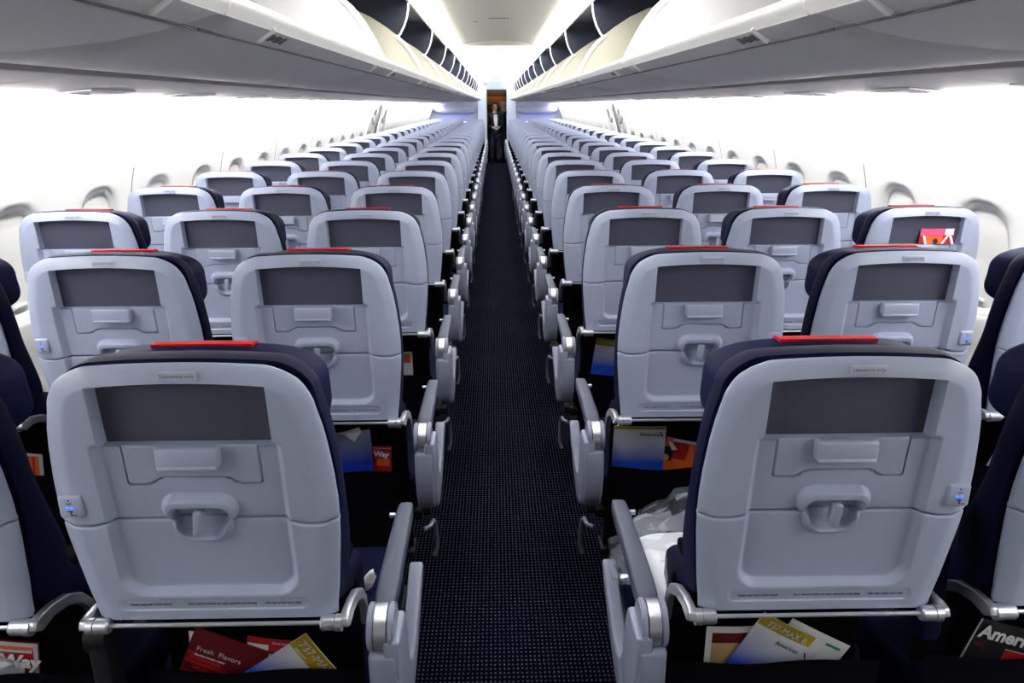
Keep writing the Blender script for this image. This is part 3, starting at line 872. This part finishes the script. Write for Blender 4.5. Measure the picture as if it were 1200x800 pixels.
# ------------------------------------------------------------------ forward end: bulkheads, doorway, galley
DX0, DX1, DZ = -.255, .275, 1.865
mb = MB()
for (x0, x1) in ((-1.72, -.47), (.52, 1.72)):
    mb.box(((x0+x1)/2, Y_BULK+.03, .80), (x1-x0, .06, 1.60), .01)
    mb.box(((x0+x1)/2, Y_BULK+.05, 1.86), (x1-x0, .06, .56))
link('wall_front', mb.mesh('wall_front', 'bulk', True, 40), kind='structure')
mb = MB()
mb.box(((-.47+DX0)/2, Y_BULK+.02, 1.0), (DX0+.47, .10, 2.0), .012)
mb.box(((DX1+.52)/2, Y_BULK+.02, 1.0), (.52-DX1, .10, 2.0), .012)
mb.box((.02, Y_BULK+.02, (DZ+2.02)/2), (DX1-DX0, .10, 2.02-DZ), .008)
link('door_1', mb.mesh('door_surround', 'doorframe', True, 40), kind='structure')
link('trim_%d' % tn, MB().box((.02, Y_BULK+.02, 2.18), (1.0, .10, .32)).mesh('transom', 'doorframe'), kind='structure'); tn += 1
link('trim_%d' % tn, MB().box((DX0+.012, Y_BULK-.034, .94), (.022, .012, 1.84), .004).mesh('door_edge', 'green_dark' if 'green_dark' in M else 'rail'), kind='structure'); tn += 1
for s in (-1, 1):        # soft swell on the bulkheads under the bins
    b = MB().superq((s*1.08, Y_BULK-.02, 1.36), (.55, .10, .10), .7, .5, 40, 16).superq((s*1.08, Y_BULK-.02, 1.0), (.60, .12, .08), .7, .5, 40, 16)
    link('trim_%d' % tn, b.mesh('bulkhead_swell', 'bulk', True, 60), kind='structure'); tn += 1
lamp('mood_light', 'blue mood light strip on the left bulkhead', (-1.08, Y_BULK-.130, 1.070), (.9, .02, .012), 'lampblue')
lamp('mood_light', 'blue mood light strip on the right bulkhead', (1.08, Y_BULK-.130, 1.070), (.9, .02, .012), 'lampblue')
# galley beyond the door
mb = MB().box((0, Y_BULK+2.5, 1.06), (3.0, .1, 2.12))
mb.box((-.75, Y_BULK+1.3, 1.06), (.1, 2.4, 2.12)).box((.75, Y_BULK+1.3, 1.06), (.1, 2.4, 2.12)).box((0, Y_BULK+1.3, 2.14), (1.6, 2.4, .05))
link('wall_galley', mb.mesh('wall_galley', 'galley'), kind='structure')
gu = thing('galley_cabinet', 'dark galley cabinet with an amber panel behind the crew members', 'cabinet', (0, Y_BULK+2.15, 0))
link('carcass', MB().box((0, 0, .95), (1.2, .5, 1.9), .01).mesh('carcass', 'galley'), gu)
link('panel', MB().box((0, -.255, 1.60), (.7, .02, .22), .006).mesh('panel', 'copper'), gu)['label'] = 'amber lit panel'
for z in (.45, 1.05): link('door', MB().box((0, -.255, z), (1.0, .02, .5), .01).mesh('door', 'galley'), gu)
lamp('galley_light', 'warm strip light above the galley cabinet', (0, Y_BULK+1.75, 1.95), (.6, .04, .02), 'lampgal')
#@@PART3
# ------------------------------------------------------------------ printed matter in the pockets
PK = 1.0
def PY_(row):
    # pockets hang 0.165 m forward of the seat-back plane; sizes below were taken nearer, so carry them out to that depth
    global PK
    PK = (ROW0+(row-1)*PITCH+.166)/{1: 1.06, 2: 1.85, 3: 2.631}[row]
    return ROW0+(row-1)*PITCH+.166
def far(p): return (CAMX+(p[0]-CAMX)*PK, p[1], CAMZ-(CAMZ-p[2])*PK)
def sheet(w, h, bow=.004, n=14, th=.0012, x0=0., z0=0., curl=0., yoff=0.):
    """a bent card: origin at its top left corner, x to the right, z down the card"""
    V = []; F = []
    for sd in (0, 1):
        for i in range(n+1):
            for j in range(n+1):
                x = x0+w*j/n; z = z0-h*i/n; a = j/n
                y = -bow*math.sin(PI*a)+curl*a**4+yoff+(th if sd else 0)
                V.append((x, y, z))
    N = (n+1)*(n+1)
    for i in range(n):
        for j in range(n):
            q = (i*(n+1)+j, (i+1)*(n+1)+j, (i+1)*(n+1)+j+1, i*(n+1)+j+1)
            F.append(q); F.append(tuple(N+k for k in q[::-1]))
    ring = list(range(n+1))+[i*(n+1)+n for i in range(1, n+1)]+[n*(n+1)+j for j in range(n-1, -1, -1)]+[i*(n+1) for i in range(n-1, 0, -1)]
    for k in range(len(ring)):
        a, b = ring[k], ring[(k+1) % len(ring)]; F.append((a, b, N+b, N+a))
    return V, F
def card(name, label, cat, pos, ang, w, h, m, lean=0., bow=.004, th=.0014, curl=0., group=None):
    V, F = sheet(w, h, bow, th=th, curl=curl)
    me = mesh_from(name, V, F, m, True, 40)
    t = thing(name, label, cat, far(pos), (lean, math.radians(ang), 0), group, me)
    t.scale = (PK, PK, PK)
    return t
def strip(t, name, x, z, w, h, m, W, bow=.004, off=.0006, curl=0.):
    """printed field on a card of width W"""
    n = 10; V = []; F = []
    for sd in (0, 1):
        for i in (0, 1):
            for j in range(n+1):
                xx = x+w*j/n; a = xx/W
                V.append((xx, -bow*math.sin(PI*a)+curl*a**4-off+(.0004 if sd else 0), z-h*i))
    for j in range(n):
        F.append((j, n+1+j, n+2+j, j+1)); o = 2*(n+1); F.append((o+j, o+j+1, o+n+2+j, o+n+1+j))
    o = 2*(n+1)
    F += [(0, o, o+n+1, n+1), (n, 2*n+1, o+2*n+1, o+n)]
    F += [(j, j+1, o+j+1, o+j) for j in range(n)]+[(n+1+j, o+n+1+j, o+n+2+j, n+2+j) for j in range(n)]
    return link(name, mesh_from(name, V, F, m, False), t)
def words(t, txt, size, m, x, z, off=.007, bold=0., align='LEFT', shear=0.):
    return link('lettering', text_mesh(txt, size, m, align, bold, shear), t, (x, -off, z), (PI/2, 0, 0))
def emblem(t, x, z, s, off=.006):
    """slanted tail mark: blue and red halves of a narrow blade"""
    a = MB().prism([(x, z), (x+.35*s, z-.05*s), (x+.80*s, z-.75*s), (x+.55*s, z-.80*s)], -off, -off+.0005, 'Y')
    link('tail_emblem', a.mesh('tail_emblem', 'ink', False), t)
    b = MB().prism([(x+.50*s, z-.50*s), (x+.62*s, z-.45*s), (x+s, z-1.05*s), (x+.75*s, z-1.0*s)], -off-.0002, -off+.0004, 'Y')
    link('tail_emblem', b.mesh('tail_emblem', 'redprint', False), t)

# row 1, left aisle pocket
y = PY_(1)
t = card('safety_card', 'yellow-topped white and blue safety card tilted in the near left aisle pocket', 'safety card', (-.352, y-.004, .667), 55, .15, .235, 'cardfade_l' if False else 'white', bow=.006)
t.data.materials[0] = fade_mat('blue and white tilted card', (.008, .07, .52), (.70, .72, .78), -.120, -.030)
s_ = strip(t, 'yellow_header', .0005, -.0005, .149, .034, 'yellow', .15, .006)
words(t, '737-MAX', .020, 'label', .006, -.013, .0075); words(t, 'Safety card', .006, 'label', .008, -.027, .0075)
t = card('menu_brochure', 'dark red food brochure reading Fresh Flavors in the near left aisle pocket', 'brochure', (-.533, y+.003, .679), 24, .165, .13, 'darkred', bow=.003, th=.003)
words(t, 'Fresh  Flavors', .0135, 'label', .014, -.036, .0045); words(t, 'Mediterranean menu', .0062, 'white', .014, -.048, .0045, .0001)
for i, (zz, xx, ww) in enumerate(((-.047, .002, .010), (-.055, .006, .055), (-.064, .002, .09), (-.074, .02, .10), (-.086, .0, .11))):
    strip(t, 'red_stripe', xx, zz, ww, .006, 'redprint', .165, .003)
strip(t, 'pale_corner', .128, -.002, .034, .02, 'label', .165, .003)
t = card('folded_leaflet', 'red-topped leaflet just behind the Fresh Flavors brochure', 'leaflet', (-.452, y+.007, .656), 8, .085, .09, 'redprint', bow=.002)
strip(t, 'white_field', .001, -.012, .035, .04, 'white', .085, .002); words(t, 'American', .007, 'label', .042, -.006, .004)
t = card('white_card', 'narrow white card edge left of the Fresh Flavors brochure', 'card', (-.547, y+.006, .668), 4, .04, .12, 'white', bow=.001)
strip(t, 'dark_field', .004, -.012, .026, .10, 'blackprint', .04, .001)

# row 1, right aisle pocket
t = card('safety_card', 'yellow-topped white and blue safety card with curled edge in the near right aisle pocket', 'safety card', (.409, y-.004, .694), 29, .130, .20, 'cardfade', bow=.004, curl=.003)
strip(t, 'yellow_header', .0005, -.0005, .124, .022, 'yellow', .125, .004, curl=.003)
words(t, '737-MAX 8', .0165, 'label', .010, -.0115, .0095); words(t, 'American', .0115, 'ink', .044, -.036, .0095, .0001); emblem(t, .098, -.031, .012, .0085)
t = card('leaflet', 'white page with a green stripe behind the curled yellow-topped card', 'leaflet', (.462, y+.006, .674), 29, .12, .12, 'white', bow=.002)
strip(t, 'green_stripe', .078, -.012, .03, .005, 'green', .12, .002)
t = card('menu_card', 'white-bordered red and tan menu card standing left of the curled yellow-topped card', 'card', (.317, y+.004, .662), 0, .105, .12, 'white', bow=.002)
strip(t, 'red_field', .010, -.012, .085, .020, 'darkred', .105, .002); strip(t, 'tan_field', .010, -.032, .085, .05, 'tan', .105, .002)

# row 1 middle pockets
t = card('magazine', 'red travel magazine reading Way behind the silver wrapper, lower left', 'magazine', (-.935, y+.004, .669), 8, .14, .14, 'redprint', bow=.002, th=.004)
strip(t, 'white_border', .0, .0, .14, .008, 'label', .14, .002); strip(t, 'orange_bar', .0, -.008, .134, .006, 'orange', .14, .002); strip(t, 'white_bar', 0, -.015, .130, .005, 'label', .14, .002)
strip(t, 'white_edge', .133, -.002, .007, .12, 'label', .14, .002, .0008)
words(t, 'Way', .034, 'white', .078, -.036, .0045, .0012, shear=.15)
b = MB()
def crumple(c, d, seed, n=3, amp=.28):
    bm = bmesh.new(); bmesh.ops.create_icosphere(bm, subdivisions=n, radius=1)
    rnd = random.Random(seed)
    dirs = [Vector((rnd.uniform(-1, 1), rnd.uniform(-1, 1), rnd.uniform(-1, 1))).normalized() for _ in range(26)]
    for v in bm.verts:
        k = max(range(26), key=lambda q: v.co.dot(dirs[q])); v.co *= 1-amp*((k*37) % 10)/10-amp*.5*rnd.random()*.4
        v.co = Vector((v.co.x*d[0]+c[0], v.co.y*d[1]+c[1], v.co.z*d[2]+c[2]))
    bm.verts.ensure_lookup_table()
    for i, v in enumerate(bm.verts): v.index = i
    r = [v.co[:] for v in bm.verts], [[v.index for v in f.verts] for f in bm.faces]; bm.free(); return r
thing('crumpled_wrapper', 'crumpled silver wrapper stuffed in the pocket, lower left', 'wrapper', far((-.862, y-.004, .606)), me=MB().add(*crumple((0, 0, 0), (.05, .016, .034), 3)).mesh('crumpled_wrapper', 'foil', False))
t = card('magazine', 'black magazine with bold white letters in the pocket at lower right', 'magazine', (.782, y+.002, .672), 17, .19, .15, 'blackprint', bow=.002, th=.004)
words(t, 'American', .034, 'white', .006, -.022, .0045, .0011); strip(t, 'red_field', .068, -.044, .11, .06, 'redprint', .19, .002)
strip(t, 'white_rule', .066, -.0445, .10, .0015, 'label', .19, .002, .0010); words(t, 'way', .018, 'darkred', .004, -.045, .0045)
strip(t, 'white_spine', -.0, -.0, .003, .14, 'label', .19, .002)

# row 2
y = PY_(2)
t = card('safety_card', 'upright white and blue safety card with thin yellow top in second right aisle pocket', 'safety card', (.279, y, .683), 1.5, .140, .20, 'cardfade', bow=.004)
strip(t, 'yellow_header', .0005, -.0005, .139, .008, 'yellow', .14, .004); words(t, 'American', .0155, 'ink', .068, -.022, .0055, .0001); emblem(t, .121, -.014, .013, .0055)
t = card('snack_brochure', 'red and orange snack brochure beside the upright blue and white card', 'brochure', (.424, y+.003, .648), 12, .095, .11, 'orange', bow=.002, th=.002)
strip(t, 'red_field', .02, -.008, .045, .05, 'redprint', .095, .002); strip(t, 'white_band', .016, -.0005, .078, .008, 'label', .095, .002); strip(t, 'pink_corner', 0, -.0005, .018, .010, 'magenta', .095, .002, .0008)
strip(t, 'dark_field', .0, -.026, .026, .04, 'blackprint', .095, .002, .0009)
l = MB().prism([(.004, -.010), (.016, -.012), (.034, -.030), (.020, -.034)], -.0042, -.0036, 'Y'); link('white_swoosh', l.mesh('white_swoosh', 'label', False), t)
link('tan_dot', MB().tube([(.008, -.0042, -.058), (.008, -.0036, -.058)], .010, 18).mesh('tan_dot', 'tan'), t)
t = card('safety_card', 'blue safety card under torn white paper in the second left aisle pocket', 'safety card', (-.520, y, .676), -1.5, .150, .20, 'cardfade2', bow=.012)
thing('torn_paper', 'torn white paper folded over the blue card in the second left aisle pocket', 'paper', far((-.42, y-.016, .678)), me=(lambda: (
    MB().add([(-.060, 0, .004), (-.015, -.006, -.003), (.012, -.009, -.024), (.033, -.004, .004), (.025, .004, .014), (-.012, .004, .002), (-.055, .004, -.004),
              (-.060, .002, .004), (-.015, -.004, -.003), (.012, -.007, -.024), (.033, -.002, .004), (.025, .006, .014), (-.012, .006, .002), (-.055, .006, -.004)],
             [(0, 6, 1), (1, 6, 5), (1, 2, 3), (1, 3, 5), (5, 3, 4), (7, 8, 13), (8, 12, 13), (8, 10, 9), (8, 12, 10), (12, 11, 10), (0, 1, 8, 7), (1, 2, 9, 8), (2, 3, 10, 9), (3, 4, 11, 10), (4, 5, 12, 11), (5, 6, 13, 12), (6, 0, 7, 13)]).mesh('torn_paper', 'white', False)))())
t = card('magazine', 'small red magazine reading Way beside the blue card with torn paper', 'magazine', (-.385, y+.006, .630), 3, .068, .12, 'redprint', bow=.001, th=.003)
strip(t, 'pink_field', .018, -.001, .02, .018, 'magenta', .068, .001); strip(t, 'white_rule', .03, -.004, .037, .002, 'label', .068, .001); words(t, 'Way', .021, 'white', .0215, -.022, .004, .0009, shear=.12)
strip(t, 'white_edge', .006, .010, .010, .05, 'label', .068, .001); strip(t, 'orange_field', .03, -.036, .034, .02, 'orange', .068, .001)
t = card('folded_card', 'orange card with white border in the pocket at the left edge', 'card', (-1.300, y, .625), 6, .062, .09, 'label', bow=.001)
strip(t, 'orange_field', .002, -.007, .050, .08, 'orange', .062, .001)
for i in range(3): strip(t, 'red_stripe', .006+.015*i, -.0075, .006, .078, 'redprint', .062, .001, .0009)
t = card('folded_card', 'red card with white border leaning in the pocket at the right edge', 'card', (1.347, y, .655), 5, .10, .12, 'label', bow=.001)
t.rotation_euler = (0, math.radians(22), 0)
strip(t, 'red_field', .007, -.007, .055, .11, 'redprint', .10, .001); strip(t, 'yellow_edge', .056, -.02, .012, .06, 'yellow', .10, .001, .0009)

# row 3
y = PY_(3)
t = card('safety_card', 'yellow-topped safety card leaning in the third right aisle pocket', 'safety card', (.333, y, .688), 4, .12, .20, 'cardfade', bow=.004)
t.rotation_euler = (0, math.radians(8), 0)
strip(t, 'yellow_header', .0005, -.0005, .119, .026, 'yellow', .12, .004); words(t, '737-MAX', .017, 'label', .008, -.012, .0055)
t = card('folded_card', 'small orange card with white edge in the third left aisle pocket', 'card', (-.376, y, .640), 0, .035, .09, 'label', bow=.001)
strip(t, 'orange_field', .003, -.008, .024, .034, 'orange', .035, .001)
# card standing in the upper niche of the third right window seat
PK = 1.0; yn = ROW0+2*PITCH; xs = AISLE+2*SEATW
t = card('menu_card', 'pink and red menu card standing in a window seat niche, right bank', 'card', (xs-.012, yn-.010, 1.0875), 0, .118, .055, 'redprint', bow=.001)
strip(t, 'pink_field', .001, -.001, .085, .022, 'magenta', .118, .001); strip(t, 'white_corner', .086, -.001, .031, .022, 'white', .118, .001); strip(t, 'orange_field', .02, -.024, .06, .030, 'orange', .118, .001)
for (a, b_, c, d) in ((.008, -.024, .018, -.054), (.074, -.054, .092, -.024), (.100, -.024, .112, -.054)):
    link('white_stripe', MB().prism([(a, b_), (a+.009, b_), (c+.009, d), (c, d)], -.0030, -.0024, 'Y').mesh('white_stripe', 'white', False), t)
link('dark_disc', MB().tube([(.055, -.0034, -.044), (.055, -.0028, -.044)], .009, 20).mesh('dark_disc', 'blackprint'), t)
t['label'] = 'pink and red menu card standing in a seat niche beside the right wall'

# ------------------------------------------------------------------ things on the seats
xr = AISLE
M['wrap'] = mat('clear plastic wrap', (.75, .8, .95), .08, trans=.9, alpha=.22)
p = thing('pillow', 'white pillow inside clear plastic on the near right aisle seat', 'pillow', (xr-.09, 1.40, .525), (0, .1, .2), me=MB().superq((0, 0, 0), (.13, .13, .064), .75, .55, 40, 20).mesh('pillow', 'pillow'))
thing('plastic_wrap', 'crinkled clear plastic wrap over the white pillow', 'plastic bag', (xr-.10, 1.41, .570), me=MB().add(*crumple((0, 0, 0), (.185, .18, .145), 11, 4, .30)).mesh('plastic_wrap', 'wrap', False))
thing('pillow', 'white pillow on the left middle seat, half hidden by the nearest seat back', 'pillow', (-.890, 1.48, .525), (.25, 0, .1), me=MB().superq((0, 0, 0), (.078, .10, .050), .75, .55, 40, 20).mesh('pillow', 'pillow'))
thing('paper_tissue', 'crumpled white tissue beside the near left armrest', 'tissue', (-.318, 1.44, .500), (.2, .3, .4), me=MB().add(*crumple((0, 0, 0), (.016, .012, .036), 5, 2, .35)).mesh('paper_tissue', 'white', False))

# ------------------------------------------------------------------ cabin crew in the forward doorway
def skin(name, nodes, edges, m, parent, root=0, sub=1, extra=None, me_only=False):
    me = bpy.data.meshes.new(name); me.from_pydata([n[0] for n in nodes], edges, [])
    o = bpy.data.objects.new(name, me); COL.objects.link(o)
    md = o.modifiers.new('Skin', 'SKIN')
    for i, n in enumerate(nodes):
        r = n[1]; me.skin_vertices[0].data[i].radius = r if isinstance(r, tuple) else (r, r)
        me.skin_vertices[0].data[i].use_root = (i == root)
    ms = o.modifiers.new('Subsurf', 'SUBSURF'); ms.levels = sub; ms.render_levels = sub
    dg = bpy.context.evaluated_depsgraph_get(); dg.update()
    ev = bpy.data.meshes.new_from_object(o.evaluated_get(dg)); bpy.data.objects.remove(o)
    V = [v.co[:] for v in ev.vertices]; F = [tuple(p_.vertices) for p_ in ev.polygons]
    b = MB().add(V, F)
    if extra: b.add(extra.v, extra.f)
    me2 = b.mesh(name, m, True, 80)
    return link(name, me2, parent)
def person(label, loc, rz, H, hair, hair_long, scarf, skirt):
    t = thing('person', label, 'person', loc, (0, 0, rz)); h = H
    S = lambda x, y, z: (x*h, y*h, z*h)
    # skeleton: x to the person's left, -y forward
    N = [(S(0, 0, .52), (.070*h, .05*h)), (S(0, 0, .60), (.066*h, .046*h)), (S(0, 0, .70), (.085*h, .058*h)), (S(0, 0, .785), (.080*h, .05*h)), (S(0, .005, .83), .034*h), (S(0, 0, .862), .030*h),
         (S(0, -.006, .895), .043*h), (S(0, -.002, .935), (.049*h, .058*h)), (S(0, .002, .972), (.038*h, .046*h))]
    E = [(i, i+1) for i in range(8)]
    for s in (-1, 1):
        n = len(N)
        N += [(S(s*.105, .005, .805), .038*h), (S(s*.128, .008, .70), .030*h), (S(s*.138, .015, .625), .026*h), (S(s*.085, -.085, .600), .021*h), (S(s*.035, -.125, .585), .016*h), (S(s*.018, -.135, .575), .016*h)]
        E += [(3, n), (n, n+1), (n+1, n+2), (n+2, n+3), (n+3, n+4), (n+4, n+5)]
        w = n+5
        for k in range(5):
            m = len(N); d = (k-2)*.0075
            if k == 4:
                N += [(S(s*.020, -.150, .590), .0055*h), (S(s*.012, -.160, .598), .0048*h)]
            else:
                N += [(S(s*.008, -.150, .575+d), .0050*h), (S(-s*.008, -.156, .570+d), .0046*h), (S(-s*.020, -.150, .566+d), .0040*h)]
            E.append((w, m)); E += [(q, q+1) for q in range(m, len(N)-1)]
        n = len(N)
        N += [(S(s*.052, 0, .47), .042*h), (S(s*.053, -.006, .29), .036*h), (S(s*.053, .008, .18), .034*h), (S(s*.052, .010, .055), .020*h), (S(s*.056, -.045, .018), .017*h), (S(s*.058, -.085, .012), .012*h)]
        E += [(0, n)]+[(q, q+1) for q in range(n, n+5)]
    ex = MB()
    ex.superq(S(0, -.060, .918), (.010*h, .014*h, .014*h), .8, .8, 12, 8)                       # nose
    for s in (-1, 1): ex.superq(S(s*.052, .004, .925), (.007*h, .014*h, .02*h), .8, .8, 12, 8)    # ears
    skin('body', N, E, 'skin', t, 0, 1, ex)
    f = MB()
    for s in (-1, 1): f.superq(S(s*.020, -.054, .935), (.008*h, .005*h, .005*h), .9, .9, 10, 6)
    link('eyes', f.mesh('eyes', 'ink'), t); link('mouth', MB().superq(S(0, -.053, .892), (.014*h, .006*h, .004*h), .9, .9, 12, 6).mesh('mouth', 'darkred'), t)
    # jacket
    N = [(S(0, 0, .44), (.108*h, .078*h)), (S(0, 0, .53), (.108*h, .078*h)), (S(0, 0, .61), (.086*h, .064*h)), (S(0, 0, .71), (.098*h, .070*h)), (S(0, .002, .795), (.086*h, .056*h)), (S(0, .008, .825), .046*h)]
    E = [(i, i+1) for i in range(5)]
    for s in (-1, 1):
        n = len(N)
        N += [(S(s*.112, .005, .800), .046*h), (S(s*.134, .008, .70), .038*h), (S(s*.143, .015, .622), .034*h), (S(s*.088, -.085, .600), .028*h), (S(s*.052, -.115, .590), .024*h)]
        E += [(4, n)]+[(q, q+1) for q in range(n, n+4)]
    skin('jacket', N, E, 'suit', t, 0, 1)
    if skirt:
        link('skirt', MB().superq(S(0, 0, .40), (.108*h, .085*h, .14*h), .35, .8, 28, 14).mesh('skirt', 'suit'), t)
    else:
        N = [(S(0, 0, .52), (.100*h, .07*h))]; E = []
        for s in (-1, 1):
            n = len(N); N += [(S(s*.054, 0, .46), .064*h), (S(s*.056, -.004, .29), .048*h), (S(s*.056, .006, .15), .043*h), (S(s*.056, .002, .045), .044*h)]
            E += [(0, n)]+[(q, q+1) for q in range(n, n+3)]
        skin('trousers', N, E, 'suit', t, 0, 1)
    for s in (-1, 1): link('shoe', MB().superq(S(s*.057, -.038, .026), (.031*h, .080*h, .0260*h), .5, .6, 20, 10).mesh('shoe', 'shoe'), t)
    bl = MB().prism([(-.030*h, .80*h), (.030*h, .80*h), (.036*h, .72*h), (.030*h, .60*h), (-.012*h, .60*h), (-.034*h, .72*h)], -.083*h, -.060*h, 'Y', .006)
    link('blouse', bl.mesh('blouse', 'blouse'), t)
    hr_ = MB().superq(S(0, .014, .945), (.060*h, .062*h, .056*h), .85, .9, 28, 16, lambda p_: (p_[0], max(p_[1], -.044*h+.5*max(0, .025*h-p_[2])), p_[2]))
    hr_.superq(S(0, .040, .905 if not hair_long else .885), (.058*h, .03*h, .05*h if not hair_long else .075*h), .8, .8, 24, 12)
    link('hair', hr_.mesh('hair', hair), t)
    if scarf:
        link('scarf', MB().superq(S(0, -.030, .822), (.045*h, .045*h, .018*h), .7, .8, 24, 10).superq(S(.012, -.088, .76), (.018*h, .010*h, .06*h), .6, .7, 16, 10).mesh('scarf', scarf), t)
    return t
person('person in a dark navy suit and white blouse standing in the far doorway, hands clasped', (-.035, 20.98, 0), .18, 1.555, 'hairb', False, None, False)
person('blond person in dark uniform with green scarf, behind the one in the suit', (.185, 21.32, 0), -.35, 1.59, 'hairy', True, 'green', True)

# ------------------------------------------------------------------ camera
def set_camera():
    f, pit, yaw, rol = 887.05, .3035, .0211, -.0023
    F = Vector((math.sin(yaw)*math.cos(pit), math.cos(yaw)*math.cos(pit), -math.sin(pit)))
    R = Vector((math.cos(yaw), -math.sin(yaw), 0)); U = R.cross(F)
    R2 = R*math.cos(rol)+U*math.sin(rol); U2 = -R*math.sin(rol)+U*math.cos(rol)
    cam = bpy.data.cameras.new('camera'); cam.sensor_fit = 'HORIZONTAL'; cam.sensor_width = 36; cam.lens = f/1200*36
    cam.clip_start = .02; cam.clip_end = 60
    o = bpy.data.objects.new('camera', cam); COL.objects.link(o)
    m = Matrix(((R2.x, U2.x, -F.x, CAMX), (R2.y, U2.y, -F.y, 0), (R2.z, U2.z, -F.z, CAMZ), (0, 0, 0, 1)))
    o.matrix_world = m; SC.camera = o
set_camera()
w = bpy.data.worlds.new('cabin'); SC.world = w; w.use_nodes = True
w.node_tree.nodes['Background'].inputs[0].default_value = (.6, .7, 1, 1); w.node_tree.nodes['Background'].inputs[1].default_value = .02
vs = SC.view_settings; vs.view_transform = 'Standard'; vs.look = 'None'; vs.gamma = 1; vs.exposure = EXPOSURE; vs.use_curve_mapping = False
SC.cycles.max_bounces = 8; SC.cycles.diffuse_bounces = 5; SC.cycles.transparent_max_bounces = 8
SC.cycles.sample_clamp_indirect = 6
